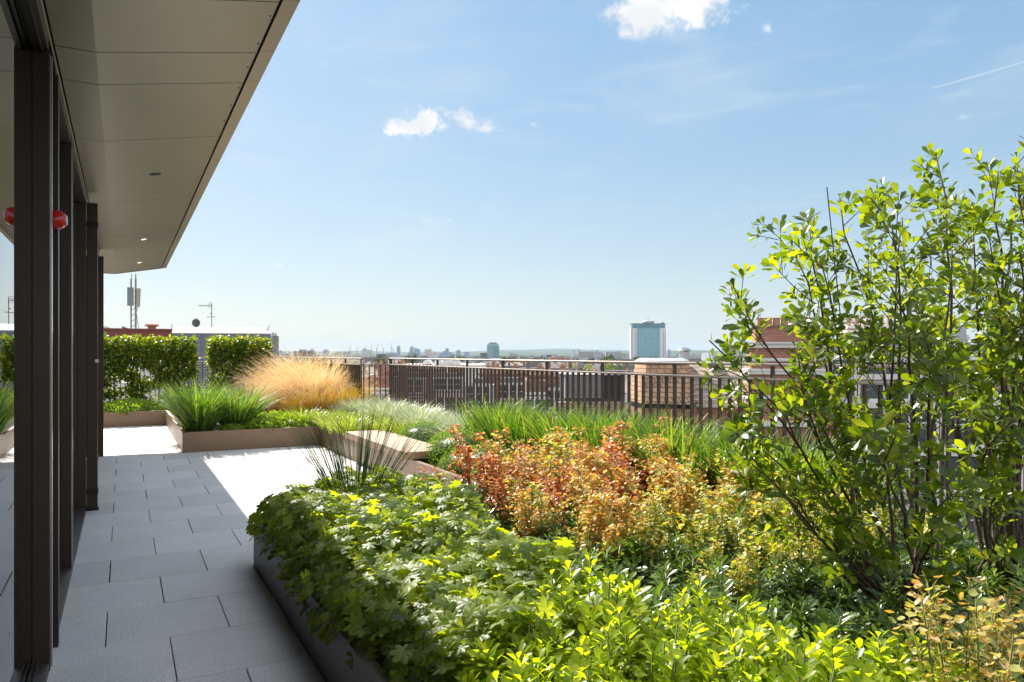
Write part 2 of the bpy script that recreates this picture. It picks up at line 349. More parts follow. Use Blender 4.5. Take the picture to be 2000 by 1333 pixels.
class MB:
    """boxes, prisms and tubes gathered into one mesh"""
    def __init__(s, off=(0, 0, 0)): s.v = []; s.f = []; s.o = Vector(off)
    def poly(s, vs, fs):
        n = len(s.v); s.v += [tuple(Vector(v) - s.o) for v in vs]; s.f += [[i + n for i in f] for f in fs]; return s
    def box(s, x0, x1, y0, y1, z0, z1):
        return s.poly([(x0, y0, z0), (x1, y0, z0), (x1, y1, z0), (x0, y1, z0), (x0, y0, z1), (x1, y0, z1), (x1, y1, z1), (x0, y1, z1)],
                      [(3, 2, 1, 0), (4, 5, 6, 7), (0, 1, 5, 4), (1, 2, 6, 5), (2, 3, 7, 6), (3, 0, 4, 7)])
    def frustum(s, b, z0, t, z1):
        """b,t = (x0,x1,y0,y1) rectangles"""
        return s.poly([(b[0], b[2], z0), (b[1], b[2], z0), (b[1], b[3], z0), (b[0], b[3], z0), (t[0], t[2], z1), (t[1], t[2], z1), (t[1], t[3], z1), (t[0], t[3], z1)],
                      [(3, 2, 1, 0), (4, 5, 6, 7), (0, 1, 5, 4), (1, 2, 6, 5), (2, 3, 7, 6), (3, 0, 4, 7)])
    def prism(s, pts, y0, y1):
        """outline in x,z extruded along y"""
        n = len(pts)
        return s.poly([(x, y0, z) for x, z in pts] + [(x, y1, z) for x, z in pts],
                      [list(range(n)), list(range(2 * n - 1, n - 1, -1))] + [(i, i + n, (i + 1) % n + n, (i + 1) % n) for i in range(n)])
    def tube(s, pts, rad, k=6, cap=True):
        pts = [Vector(p) for p in pts]; n0 = len(s.v); up = Vector((0, 0, 1))
        if not hasattr(rad, '__len__'): rad = [rad] * len(pts)
        for i, p in enumerate(pts):
            d = (pts[min(i + 1, len(pts) - 1)] - pts[max(i - 1, 0)]).normalized()
            a = d.cross(up if abs(d.z) < .9 else Vector((1, 0, 0))).normalized(); b = d.cross(a)
            for j in range(k):
                t = 2 * math.pi * j / k; s.v.append(tuple(p + (a * math.cos(t) + b * math.sin(t)) * rad[i] - s.o))
        for i in range(len(pts) - 1):
            for j in range(k):
                s.f.append([n0 + i * k + j, n0 + i * k + (j + 1) % k, n0 + (i + 1) * k + (j + 1) % k, n0 + (i + 1) * k + j])
        if cap: s.f.append([n0 + j for j in range(k)][::-1]); s.f.append([n0 + (len(pts) - 1) * k + j for j in range(k)])
        return s
    def lathe(s, c, prof, k=20):
        n0 = len(s.v)
        for r, z in prof:
            for j in range(k):
                t = 2 * math.pi * j / k; s.v.append(tuple(Vector((c[0] + r * math.cos(t), c[1] + r * math.sin(t), c[2] + z)) - s.o))
        for i in range(len(prof) - 1):
            for j in range(k): s.f.append([n0 + i * k + j, n0 + i * k + (j + 1) % k, n0 + (i + 1) * k + (j + 1) % k, n0 + (i + 1) * k + j])
        s.f.append([n0 + j for j in range(k)][::-1]); s.f.append([n0 + (len(prof) - 1) * k + j for j in range(k)])
        return s
    def rot(s, ax, ang, piv=(0, 0, 0)):
        R = Matrix.Rotation(ang, 3, ax); p = Vector(piv); s.v = [tuple(R @ (Vector(v) - p) + p) for v in s.v]; return s
    def build(s, name, m, parent=None, smooth=False, bevel=0):
        me = bpy.data.meshes.new(name); me.from_pydata(s.v, [], s.f); me.update(); me.materials.append(m)
        if smooth:
            me.polygons.foreach_set('use_smooth', [True] * len(me.polygons))
        o = link(name, me, parent)
        if bevel:
            b = o.modifiers.new('b', 'BEVEL'); b.width = bevel; b.segments = 2; b.limit_method = 'ANGLE'
        return o
def P(px, zc, z=None, py=None):
    """world point seen at picture column px at forward distance zc"""
    u = (px - CX) / FPX; zz = z if z is not None else CAMH - (py - HY) / FPX * zc
    return Vector((zc * (FX + u * FY), zc * (FY - u * FX), zz))
FACE = -YAW     # rotation of a thing squarely facing the viewer

# ------------------------------------------------------------------ SETTING: ground, far hills
GZ = -24.0
def ground():
    b = MB(); 
    n = NP(); xs = 13000.
    b.poly([(-xs, -300, GZ), (xs, -300, GZ), (xs, xs, GZ), (-xs, xs, GZ)], [(0, 1, 2, 3)])
    m = mat('city_ground', (.11, .115, .10), .9, 0, .5, .012)
    tag(b.build('ground', m), kind='structure')
    m2 = mat('hill_woods', (.045, .07, .03), .95, 0, .5, .004)
    for nm, D, hh, sd_ in (('near_hills', 6200, 34, 1.3), ('far_hills', 10500, 78, 2.7)):
        V = []; F = []; K = 160
        for i in range(K + 1):
            a = YAW + R_(-48 + 96 * i / K)
            h = hh * (.62 + .22 * math.sin(a * 9 + sd_) + .16 * math.sin(a * 23 + sd_ * 3) + .05 * math.sin(a * 71) + .03 * rnd.random())
            for j, (dd, f) in enumerate(((0, 0), (300, .75), (700, 1.0), (1300, .9), (1900, 0))):
                V.append((math.sin(a) * (D + dd) * .98, math.cos(a) * (D + dd) * .98, GZ - 1 + (h + 24) * f if f else GZ - 2))
        for i in range(K):
            for j in range(4): F.append((i * 5 + j, (i + 1) * 5 + j, (i + 1) * 5 + j + 1, i * 5 + j + 1))
        b = MB(); b.poly(V, F); tag(b.build(nm, m2, smooth=True), kind='structure')
ground()

# ------------------------------------------------------------------ terrace paving: individual slabs, open joints
def paving():
    s = NP(); g = .0026; h = .03; e = .0015
    base = [(0, 0), (1, 0), (1, 1), (0, 1)]
    row = 0; y = 4.31 - .6 * 14
    while y < 17.2:
        k = int(round((y - 4.31) / .6)); off = -.08 if k % 2 == 0 else .22
        x = off - .6 * 14
        while x < 3.0:
            x0, x1, y0, y1 = x + g + rnd.uniform(-.001, .0025), x + .6 - g, y + g + rnd.uniform(-.0008, .0008), y + .6 - g
            x += .6
            if x0 > 2.87 or (x0 > .9 and y1 < 5.4) or y0 > 17.2: continue
            if x1 < -.8 and y1 < 12.3: continue
            x1 = min(x1, 2.86)
            V = [(x0, y0, -h), (x1, y0, -h), (x1, y1, -h), (x0, y1, -h), (x0, y0, -e), (x1, y0, -e), (x1, y1, -e), (x0, y1, -e),
                 (x0 + e, y0 + e, 0), (x1 - e, y0 + e, 0), (x1 - e, y1 - e, 0), (x0 + e, y1 - e, 0)]
            dz = rnd.uniform(-.0008, .0008)
            V = [(a, b_, c + dz) for a, b_, c in V]
            s.add(V, [(8, 9, 10, 11), (0, 1, 5, 4), (1, 2, 6, 5), (2, 3, 7, 6), (3, 0, 4, 7), (4, 5, 9, 8), (5, 6, 10, 9), (6, 7, 11, 10), (7, 4, 8, 11)])
        y += .6
    tag(s.build('paving', M['paving'], smooth=False), kind='structure')
    b = MB().box(-7, 4.9, -4, 20.6, -.5, -.031)
    tag(b.build('roof_deck', M['black']), kind='structure')
paving()
# body of the building we stand on
tag(MB().box(-9, 5.0, -6, 21.0, GZ, -.505).build('podium_building', M['brickdark']),
    'brick building body beneath the planted roof terrace', 'building')

# ------------------------------------------------------------------ penthouse: glazed wall and deep eave
def penthouse():
    T = thing('penthouse', 'glazed penthouse with dark bronze frames under a deep tapering metal eave', 'building', (-.31, 4, 0))
    o = T.location
    def part(name, mb, m, parent=T, **k):
        mb.v = [tuple(Vector(v) - o) for v in mb.v]; return mb.build(name, m, parent, **k)
    GX = -.376
    for y0, y1 in ((-3, 4.1), (4.172, 4.42), (4.472, 5.84), (5.912, 8.05), (8.122, 12.33)):
        part('glass_pane', MB().box(GX - .02, GX, y0 + .001, y1 - .001, .03, 2.93), M['glass'])
    for y0, d in ((4.1, -.305), (4.42, -.292), (5.84, -.31), (8.05, -.31), (12.33, -.25)):
        f = MB().box(GX + .0, d, y0, y0 + .07, .0, 2.93); part('mullion', f, M['bronze'], bevel=.002)
    part('mullion_trim', MB().box(-.3045, -.3000, 4.155, 4.19, .0, 2.93), M['chrome'])
    part('mullion_trim', MB().box(-.3095, -.3055, 5.9, 5.93, .0, 2.93), M['chrome'])
    # free-standing outer post with foot and latch
    po = part('outer_post', MB().box(-.306, -.215, 8.13, 8.22, 0.02, 2.95), M['bronze'], bevel=.003)
    part('post_foot', MB().box(-.32, -.205, 8.115, 8.235, 0, .02), M['bronze_dark'], po)
    for z in (.16, 2.72): part('post_bracket', MB().box(-.345, -.21, 8.11, 8.24, z, z + .045), M['bronze_dark'], po)
    part('latch', MB().box(-.235, -.205, 8.09, 8.129, 1.42, 1.45), M['chrome'], po)
    for c in (po,):
        pass
    # sills and heads
    for y0, y1 in ((-3, 4.1), (4.49, 5.84), (5.91, 8.05), (8.12, 12.33)):
        part('sill', MB().prism([(GX + .002, 0), (-.308, 0), (-.308, .045), (GX + .002, .06)], y0, y1), M['bronze'])
        part('door_head', MB().prism([(GX + .002, 2.93), (-.31, 2.93), (-.31, 2.99), (GX + .002, 2.99)], y0, y1), M['bronze'])
    part('floor_track', MB().box(-.372, -.366, -3, 4.1, .061, .066).box(-.352, -.346, -3, 4.1, .061, .066), M['chrome'])
    part('head_track', MB().box(-.362, -.352, -3, 4.1, 2.915, 2.929).box(-.34, -.333, -3, 4.1, 2.915, 2.929), M['bronze_dark'])
    part('shadow_gap', MB().box(-.44, -.335, -3, 12.4, 2.991, 3.06), M['black'])
    part('gap_trim', MB().box(-.309, -.304, -3, 12.4, 2.99, 3.012), M['fascia'])
    # soffit panels with fine open joints
    js = [-3, -1.0, 1.2, 2.9, 3.62, 4.29, 4.80, 6.06, 8.51, 10.3, 10.95, 13.4, 15.86]
    for a, b in zip(js, js[1:]):
        g = .004
        part('soffit_panel', MB().poly(
            [(x, y, z) for y in (a + g, b - g) for x, z in ((-.298, 3.03), (-.12, 3.03), (.655, 3.175), (.655, 3.195), (-.12, 3.05), (-.298, 3.05))],
            [(0, 6, 7, 1), (1, 7, 8, 2), (2, 8, 9, 3), (3, 9, 10, 4), (4, 10, 11, 5), (5, 11, 6, 0), (0, 1, 4, 5), (1, 2, 3, 4), (11, 10, 7, 6), (10, 9, 8, 7)]), M['soffit'])
        part('fascia', MB().prism([(.676, 3.188), (.757, 3.205), (.76, 3.215), (.76, 3.40), (.676, 3.42)], a + .002, b - .002), M['fascia'])
    for i in range(34):
        part('soffit_screw', MB().lathe((.644, 2.3 + i * .37, 3.1685), [(.004, 0), (.004, .004)], 6), M['black'])
    # far end of the soffit beyond the glazing carries over to the left
    part('soffit_panel', MB().box(-6, -.302, 12.44, 15.85, 3.03, 3.05), M['soffit'])
    part('canopy_core', MB().box(-6.2, .668, -3.2, 15.88, 3.199, 3.39), M['bronze_dark'])
    part('roof', MB().box(-6.25, .66, -3.2, 15.87, 3.391, 3.43), M['lead'])
    part('eave_end', MB().prism([(-6, 3.02), (-.12, 3.02), (.66, 3.165), (.76, 3.19), (.76, 3.40), (-6, 3.40)], 15.89, 15.90), M['fascia'])
    # the dark room behind the glass
    part('room_floor', MB().box(-6, -.40, -3, 12.3, -.02, .028), M['room'])
    part('room_wall', MB().box(-6.2, -6, -3.2, 12.5, -.02, 3.19), M['room'])
    part('room_wall', MB().box(-5.99, -.38, 12.41, 12.5, 0, 3.025), M['bronze_dark'])
    part('room_wall', MB().box(-5.99, -.38, -3.2, -3.01, 0, 3.19), M['room'])
    part('room_ceiling', MB().box(-5.99, -.45, -3, 12.4, 2.95, 3.19), M['room'])
    for i, y in enumerate((7.28, 11.45, 14.4)):
        x = .255; z = 3.03 + .1871 * (x + .12)
        d = MB(); d.lathe((x, y, z - .006), [(.036, 0), (.046, .0), (.046, .008)], 20); d.v = [(a, b, c + .1871 * (a - x)) for a, b, c in d.v]
        dl = part('downlight', d, M['bronze_dark'] if i == 0 else M['chrome'])
        l = MB(); l.lathe((x, y, z - .0095), [(.03, 0), (.03, .003)], 16); l.v = [(a, b, c + .1871 * (a - x)) for a, b, c in l.v]
        part('lens', l, M['lensoff'] if i == 0 else M['lamp'], dl)
penthouse()

# red beacon on the first mullion
def beacon():
    T = thing('alarm_beacon', 'red glossy drum shaped beacon fixed to the first bronze mullion', 'alarm beacon', (-.30, 4.28, 2.165))
    b = MB(); b.lathe((0, 0, 0), [(.018, -.062), (.034, -.055), (.044, -.035), (.048, 0), (.044, .03), (.034, .046), (.026, .050)], 24); b.rot('Y', math.pi / 2)
    b.v = [(x, y, z) for x, y, z in b.v]
    b.build('housing', M['red'], T, smooth=True)
    c = MB(); c.lathe((0, 0, 0), [(.026, .0505), (.024, .056)], 20); c.rot('Y', math.pi / 2); c.build('end_cap', M['white'], T)
    d = MB(); d.lathe((0, 0, 0), [(.022, -.076), (.022, -.063)], 16); d.rot('Y', math.pi / 2); d.build('mounting_plate', M['bronze_dark'], T)
beacon()

# ------------------------------------------------------------------ planters
def wall_strip(mb, p, q, inward, z1=.31, t=.004, ret=.05):
    """a thin folded metal face from p to q with an inward lip on top"""
    p, q, n = Vector((*p, 0)), Vector((*q, 0)), Vector((*inward, 0))
    def ring(a): return [a, a + n * t, a + n * t + Vector((0, 0, z1 - .003)), a + Vector((0, 0, z1 - .003))]
    V = [tuple(x) for x in ring(p) + ring(q)]
    mb.poly(V, [(0, 1, 2, 3), (7, 6, 5, 4), (0, 3, 7, 4), (1, 5, 6, 2), (3, 2, 6, 7), (0, 4, 5, 1)])
    a = [p + Vector((0, 0, z1 - .003)), p + n * ret + Vector((0, 0, z1 - .003)), p + n * ret + Vector((0, 0, z1)), p + Vector((0, 0, z1))]
    b = [x - p + q for x in a]
    mb.poly([tuple(x) for x in a + b], [(0, 1, 2, 3), (7, 6, 5, 4), (0, 3, 7, 4), (1, 5, 6, 2), (3, 2, 6, 7), (0, 4, 5, 1)])
def planter(name, label, loc, runs, soils, m):
    T = thing(name, label, 'planter', loc)
    for p, q, n in runs:
        b = MB(loc); L = math.dist(p, q); k = max(1, round(L / 2.1)); g = .0015
        for i in range(k):
            d = ((q[0] - p[0]) / L, (q[1] - p[1]) / L)
            a0, a1 = L * i / k + (g if i else 0), L * (i + 1) / k - (g if i < k - 1 else 0)
            b = MB(loc); wall_strip(b, (p[0] + d[0] * a0, p[1] + d[1] * a0), (p[0] + d[0] * a1, p[1] + d[1] * a1), n)
            b.build('side_panel', m, T)
    s = MB(loc)
    for i, (x0, x1, y0, y1) in enumerate(soils): s.box(x0, x1, y0, y1, -.02, .262 + .001 * i)
    s.build('soil', M['soil'], T)
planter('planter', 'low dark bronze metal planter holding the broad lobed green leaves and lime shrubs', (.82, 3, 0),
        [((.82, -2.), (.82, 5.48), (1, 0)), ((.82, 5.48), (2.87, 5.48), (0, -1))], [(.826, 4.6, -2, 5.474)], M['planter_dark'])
planter('planter', 'angular bronze planter with a timber bench seat and mixed grasses', (2.87, 9, 0),
        [((2.87, 5.48), (2.87, 12.23), (1, 0)), ((2.87, 12.23), (.80, 12.23), (0, 1)), ((.80, 12.23), (.80, 17.2), (1, 0))],
        [(2.876, 4.6, 5.476, 14.1), (.806, 2.87, 12.236, 20.3), (2.872, 4.05, 14.102, 20.3)], M['planter'])
planter('planter', 'long bronze planter under the tall hedge screens at the back', (-1, 17.2, 0),
        [((.80, 17.2), (-6, 17.2), (0, 1))], [(-6, .80, 17.206, 20.4)], M['planter'])
# parapet kerb under the railing
kb = MB().box(4.6, 4.85, -2, 14.15, -.5, .2).box(4.05, 4.6, 14.1, 14.3, -.5, .2).box(4.05, 4.25, 14.3, 20.6, -.5, .2).box(-8, 4.05, 20.4, 20.65, -.5, .2)
tag(kb.build('parapet_kerb', M['stucco']), 'low rendered kerb carrying the metal railing along the roof edge', 'kerb')

# timber bench on the planter edge: boards laid across
def bench():
    x0, x1, y0, y1 = 2.785, 3.33, 7.84, 10.33
    T = thing('bench', 'slatted pale timber bench seat fixed over the bronze planter edge', 'bench', (x0, y0, .31))
    n = 56; w = (y1 - y0) / n
    for i in range(n):
        a = y0 + i * w + (.004 if i else 0)
        b = MB((x0, y0, .31)); dx = rnd.uniform(-.0015, .0015)
        b.box(x0 + dx, x1, a, y0 + (i + 1) * w - .002, .316, .402 + rnd.uniform(-.001, .001)); o = b.build('slat', M['wood'] if i else M['wood_end'], T, bevel=.002)
    MB((x0, y0, .31)).box(x0 + .06, x0 + .10, y0 + .02, y1 - .02, .3105, .3155).box(x1 - .1, x1 - .06, y0 + .02, y1 - .02, .3105, .3155).build('bearer', M['black'], T)
bench()

# ------------------------------------------------------------------ railings
ZU, ZL = 1.414, 1.295
def rail_bar(mb, p, q, z):
    p, q = Vector((*p, 0)), Vector((*q, 0)); d = (q - p).normalized(); n = Vector((-d.y, d.x, 0))
    prof = [(-.024, -.008), (-.020, .006), (-.010, .012), (.010, .012), (.020, .006), (.024, -.008), (.018, -.012), (-.018, -.012)]
    V = [tuple(a + n * u + Vector((0, 0, z + w))) for a in (p, q) for u, w in prof]; k = len(prof)
    mb.poly(V, [list(range(k)), list(range(2 * k - 1, k - 1, -1))] + [(i, i + k, (i + 1) % k + k, (i + 1) % k) for i in range(k)])
def railing(label, p, q, posts_at, step, name='railing'):
    T = thing(name, label, 'railing', (p[0], p[1], .2), group=None); o = (p[0], p[1], .2)
    L = math.dist(p, q); d = Vector(((q[0] - p[0]) / L, (q[1] - p[1]) / L, 0)); n = Vector((-d.y, d.x, 0))
    for z, nm in ((ZU, 'handrail'), (ZL, 'top_rail')):
        b = MB(o); rail_bar(b, p, q, z); b.build(nm, M['rail'], T, smooth=False)
    b = MB(o); a0, a1 = Vector((*p, 0)), Vector((*q, 0))
    b.poly([tuple(a + n * u + Vector((0, 0, z))) for a in (a0, a1) for u, z in ((-.03, .275), (.03, .275), (.03, .29), (-.03, .29))],
           [(0, 1, 2, 3), (7, 6, 5, 4), (0, 4, 5, 1), (1, 5, 6, 2), (2, 6, 7, 3), (3, 7, 4, 0)]); b.build('bottom_rail', M['baluster'], T)
    def bar(nm, s, z0, z1, w, dd, me=[None, None]):
        idx = 0 if nm == 'baluster' else 1
        if me[idx] is None:
            bb = MB().box(-dd / 2, dd / 2, -w / 2, w / 2, z0, z1); t = bpy.data.meshes.new(nm); t.from_pydata(bb.v, [], bb.f); t.materials.append(M['baluster']); me[idx] = t
        ob = link(nm, me[idx], T, d * s + Vector((0, 0, -.2))); ob.rotation_euler = (0, 0, math.atan2(d.y, d.x) - math.pi / 2); return ob
    ps = list(posts_at)
    for s in ps: bar('post', s, .2, ZU - .013, .017, .035)
    k = int(L / step); nb = 0
    for i in range(k + 1):
        s = i * step + step * .5
        if s > L or any(abs(s - a) < step * .35 for a in ps): continue
        bar('baluster', s, .291, ZL - .013, .016, .032); nb += 1
    return T
XR = 4.66
ypost = [5.50 + 1.2 * k for k in range(-2, 8)]
railing('long dark metal railing running beside the grasses and shrubs', (XR, 2.2), (XR, 14.0), [y - 2.2 for y in ypost] + [11.78], .12)
railing('short return of dark railing past the end of the golden grass', (XR - .03, 14.0), (4.1, 14.0), [.55], .11)
railing('railing behind the golden feather grass', (4.1, 14.0), (4.1, 20.5), [1.2, 2.4, 3.6, 4.8, 6.0], .12)
railing('back railing behind the leafy hedge screens', (4.07, 20.5), (-3.0, 20.5), [1.2, 2.4, 3.6, 4.8, 6.0], .11)

# ------------------------------------------------------------------ foliage building blocks
def leaf_t(w=.42, rows=5, fold=.10, curl=-.12, tip=.78, base=.12):
    """one leaf, length 1 along +Y, widest at `tip`"""
    V = [(0, 0, 0)]; F = []; ts = np.linspace(0, 1, rows + 2)[1:-1]
    for t in ts:
        ww = w * .5 * math.sin(math.pi * min(1, t ** (math.log(.5) / math.log(tip)))) ** .75
        z = curl * t * t
        V += [(-ww, t, z + fold * ww * 2), (0, t, z), (ww, t, z + fold * ww * 2)]
    V.append((0, 1, curl)); n = rows
    F += [(0, 2, 1), (0, 3, 2)]
    for i in range(n - 1):
        a = 1 + 3 * i; F += [(a, a + 1, a + 4, a + 3), (a + 1, a + 2, a + 5, a + 4)]
    a = 1 + 3 * (n - 1); e = len(V) - 1; F += [(a, a + 1, e), (a + 1, a + 2, e)]
    return np.array(V), F
def palm_t():
    """lobed, toothed leaf of diameter 1, stalk at the origin"""
    V = [(0, 0, .0)]; ring1 = []; ring2 = []; N = 56; span = R_(158)
    for i in range(N + 1):
        th = -span + 2 * span * i / N; u = th / R_(50)
        lob = abs(math.cos(math.pi * u)) ** .8
        tooth = .07 * math.cos(i * math.pi)
        size = 1 - .18 * (abs(th) / span)
        r = .5 * size * (.56 + .44 * lob) * (1 + tooth * (.4 + .6 * lob))
        ring2.append((r * math.sin(th), r * math.cos(th), -.22 * r * r * 4 * .35 + .05 * lob * .6 - .02))
        r1 = .5 * size * .36; ring1.append((r1 * math.sin(th), r1 * math.cos(th), .018 * lob + .0))
    V += ring1[::2]; m = len(ring1[::2]); V += ring2; F = []
    for i in range(m - 1): F.append((0, 1 + i + 1, 1 + i))
    for i in range(m - 1):
        a = 1 + i; b = 1 + m + 2 * i
        F += [(a, a + 1, b + 1, b), (a + 1, b + 2, b + 1)]
    return np.array(V), F
def disc_t(k=9, cup=.16):
    V = [(0, 0, 0)] + [(.5 * math.cos(2 * math.pi * i / k), .5 * math.sin(2 * math.pi * i / k), cup * (1 + .25 * math.sin(3 * 2 * math.pi * i / k))) for i in range(k)]
    V[1] = (.34, 0, cup * .8)
    return np.array(V), [(0, 1 + i, 1 + (i + 1) % k) for i in range(k)]
def norm(a): return a / np.maximum(np.linalg.norm(a, axis=-1, keepdims=True), 1e-9)
def frames(D, N, S):
    D = norm(D); X = np.cross(D, N); bad = np.linalg.norm(X, axis=1) < 1e-4; X[bad] = (1, 0, 0); X = norm(X); Z = np.cross(X, D)
    S = np.broadcast_to(np.asarray(S, float).reshape(-1, 1) if np.ndim(S) else np.full((len(D), 1), S), (len(D), 1))
    return np.stack([X * S, D * S, Z * S], axis=2)
def sph(n): return norm(nr.normal(size=(n, 3)))
def blades(s, base, az, a0, a1, L, w, k=5, power=1.3, twist=.5, wprof=None):
    """ribbons; az heading, a0 start lean, a1 added lean at the tip (radians)"""
    N = len(base); t = np.linspace(0, 1, k + 1); h = np.stack([np.cos(az), np.sin(az), np.zeros(N)], 1)
    pos = base.copy(); pts = [pos.copy()]
    for i in range(k):
        tm = (i + .5) / k; ang = a0 + a1 * tm ** power
        pos = pos + (L / k)[:, None] * (np.sin(ang)[:, None] * h + np.cos(ang)[:, None] * np.array([0, 0, 1.]))
        pts.append(pos.copy())
    tw = nr.uniform(-twist, twist, N) + nr.choice([0, math.pi / 2], N, p=[.75, .25])
    side = np.stack([-np.sin(az + tw), np.cos(az + tw), np.zeros(N)], 1)
    V = []; 
    for i, tt in enumerate(t):
        wp = (min(1, .45 + 2.2 * tt) * (1 - tt ** 2.2) + .03) if wprof is None else wprof(tt)
        hw = (w * .5 * wp)[:, None] * side
        V += [pts[i] - hw, pts[i] + hw]
    V = np.stack(V, 1)   # N, 2(k+1), 3
    f = [(2 * i, 2 * i + 1, 2 * i + 3, 2 * i + 2) for i in range(k)]
    fl = np.concatenate([np.array(x) for x in f]); off = (np.arange(N) * 2 * (k + 1))[:, None] + s.n
    s.L.append((fl[None] + off).ravel()); s.C.append(np.full(N * k, 4)); s.V.append(V.reshape(-1, 3)); s.n += N * 2 * (k + 1)
LEAF = leaf_t(); LEAF_N = leaf_t(.40, 4, .12, -.12, .74); LEAF_OV = leaf_t(.55, 4, .08, -.1, .5); LEAF_C = leaf_t(.36, 5, -.10, -.30, .6); LEAF_S = leaf_t(.5, 2, .1, -.05, .6)
PALM = palm_t(); DISC = disc_t()

# ------------------------------------------------------------------ broad lobed leaves: one carpet of cranesbill
def geranium():
    N = 4700; s = NP(); st = NP()
    y = nr.uniform(2.25, 5.62, N); t = (y - 2.3) / 3.3
    xr = 1.62 + .55 * np.clip(t, 0, 1) + .05 * np.sin(y * 5)
    x0_ = np.where(y < 3.3, .775 + (3.3 - y) * .13, .775); x = x0_ + (xr - x0_) * nr.uniform(0, 1, N) ** .95
    edge = np.clip((x - x0_) / .30, 0, 1); far = np.clip((5.66 - y) / .35, 0, 1)
    top = .32 + .27 * np.sqrt(edge) * np.sqrt(np.clip(far, .0, 1)) * (1 + .0 * x) + .035 * np.sin(x * 7 + y * 3) + .03 * np.sin(y * 8.3 + x * 2)
    lay = nr.random(N) ** 1.9
    z = top - lay * .17 + nr.normal(0, .018, N)
    over = x < .82; z = np.where(over, np.maximum(z - (.82 - x) * 1.4, .24), z)
    nrm = np.stack([-(1 - edge) * 1.0 + nr.normal(0, .38, N), (1 - far) * .8 - .22 + nr.normal(0, .55, N), np.full(N, .85)], 1)
    az_ = nr.uniform(0, 2 * math.pi, N)
    D = np.stack([np.cos(az_), np.sin(az_), nr.uniform(-.25, .1, N)], 1); D = D + nrm * (-(D * norm(nrm)).sum(1, keepdims=True)) * .6
    size = nr.uniform(.055, .118, N) * np.where(over, .85, 1)
    keep = (z > .2)
    s.scat(*PALM, frames(D, nrm, size)[keep], np.stack([x, y, z], 1)[keep])
    o = s.build('cranesbill_carpet', M['geranium']); tag(o, 'carpet of broad lobed green leaves spilling over the near bronze planter', 'ground cover', kind='stuff')
    # stalks
    k = 1500; base = np.stack([np.clip(x[:k] + nr.normal(0, .03, k), .84, 4), np.minimum(y[:k], 5.45), np.full(k, .25)], 1); tip = np.stack([x, y, z], 1)[:k]
    Lh = np.linalg.norm(tip - base, axis=1)
    blades(st, base, np.arctan2(tip[:, 1] - base[:, 1], tip[:, 0] - base[:, 0]), np.arctan2(np.hypot(tip[:, 0] - base[:, 0], tip[:, 1] - base[:, 1]), tip[:, 2] - base[:, 2]), np.zeros(k), Lh, np.full(k, .0035), 2, wprof=lambda t_: 1)
    st.build('leaf_stalks', M['geranium_stem'], o)
geranium()

# ------------------------------------------------------------------ lime glossy shrubs
def leafy_shoot(s, pts, count, L0, tmpl, tipbias=.55, out0=.9, up=.55, jitter=.25, top_small=.6):
    """whorled leaves along the upper part of a stem; pts polyline"""
    pts = np.array(pts); n = count; t = 1 - (1 - tipbias) * nr.random(n) ** 1.0 * 1.0
    t = np.sort(t); seg = t * (len(pts) - 1); i = np.clip(seg.astype(int), 0, len(pts) - 2); f = (seg - i)[:, None]
    p = pts[i] * (1 - f) + pts[i + 1] * f; d = norm(pts[i + 1] - pts[i])
    az_ = np.arange(n) * 2.4 + nr.random() * 6
    a = np.array([1., 0, 0]) ; X = norm(np.cross(d, np.tile([.3, .9, .1], (n, 1)))); Y = np.cross(d, X)
    rad = np.cos(az_)[:, None] * X + np.sin(az_)[:, None] * Y
    tt = (t - t.min()) / max(1e-6, 1 - t.min())
    lift = (up + (1.25 - up) * tt ** 3)[:, None]
    D = rad * out0 + d * lift + nr.normal(0, jitter, (n, 3)) * .5
    Nn = d * out0 * 1.2 - rad * lift * .6 + nr.normal(0, jitter, (n, 3)) * .3
    S = L0 * (1 - (1 - top_small) * tt ** 4) * nr.uniform(.75, 1.12, n)
    s.scat(*tmpl, frames(D, Nn, S), p)
def lime_shrub(R, H, shoots, label):
    T = thing('lime_shrub', label, 'shrub', group='glossy lime shrubs at the planter front')
    lf = NP(); sm = MB()
    for k in range(shoots):
        a = rnd.uniform(0, 6.283); r = math.sqrt(rnd.random()) * R
        tip = Vector((r * math.cos(a), r * math.sin(a), H * (1 - .42 * (r / R) ** 2) * rnd.uniform(.82, 1.06)))
        b0 = Vector((tip.x * .35, tip.y * .35, 0)); mid = b0.lerp(tip, .5) + Vector((tip.x * .12, tip.y * .12, -.02))
        pts = [tuple(b0), tuple(mid), tuple(tip)]; sm.tube(pts, [.006, .005, .003], 5)
        leafy_shoot(lf, pts, 23, .096 * rnd.uniform(.7, 1.1), LEAF_N, .42, .95, .5)
    sm.build('stems', M['pitto_stem'], T, smooth=True); lf.build('leaves', M['pitto'], T)
    return T
ls = [lime_shrub(.36, .34, 46, 'glossy lime green shrub in front of the lobed leaf carpet'), lime_shrub(.33, .40, 42, 'tallest glossy lime green shrub in the planter front')]
spots = [(1.20, 2.28, 0, .9), (1.62, 2.38, 1, 1.02), (1.98, 2.10, 1, .86), (1.12, 1.86, 0, .92), (1.52, 1.92, 1, .95), (1.86, 1.66, 0, 1.0), (2.18, 1.5, 0, .9), (1.2, 1.5, 0, .95), (1.56, 1.42, 0, .9)]
lab = ['lime shrub with dark shaded leaves at the planter edge', 'tallest bright lime shrub beneath the orange spurge', 'bright lime shrub beside the dark rosettes', 'low lime shrub half in shade over the planter edge',
       'lime shrub between the edge one and the sunlit ones', 'sunlit lime shrub in front of the dark rosettes', 'sunlit lime shrub closest to the small tan spurge', 'lime shrub cut by the frame below the planter lip', 'low lime shrub at the bottom middle of the bed']
used = set()
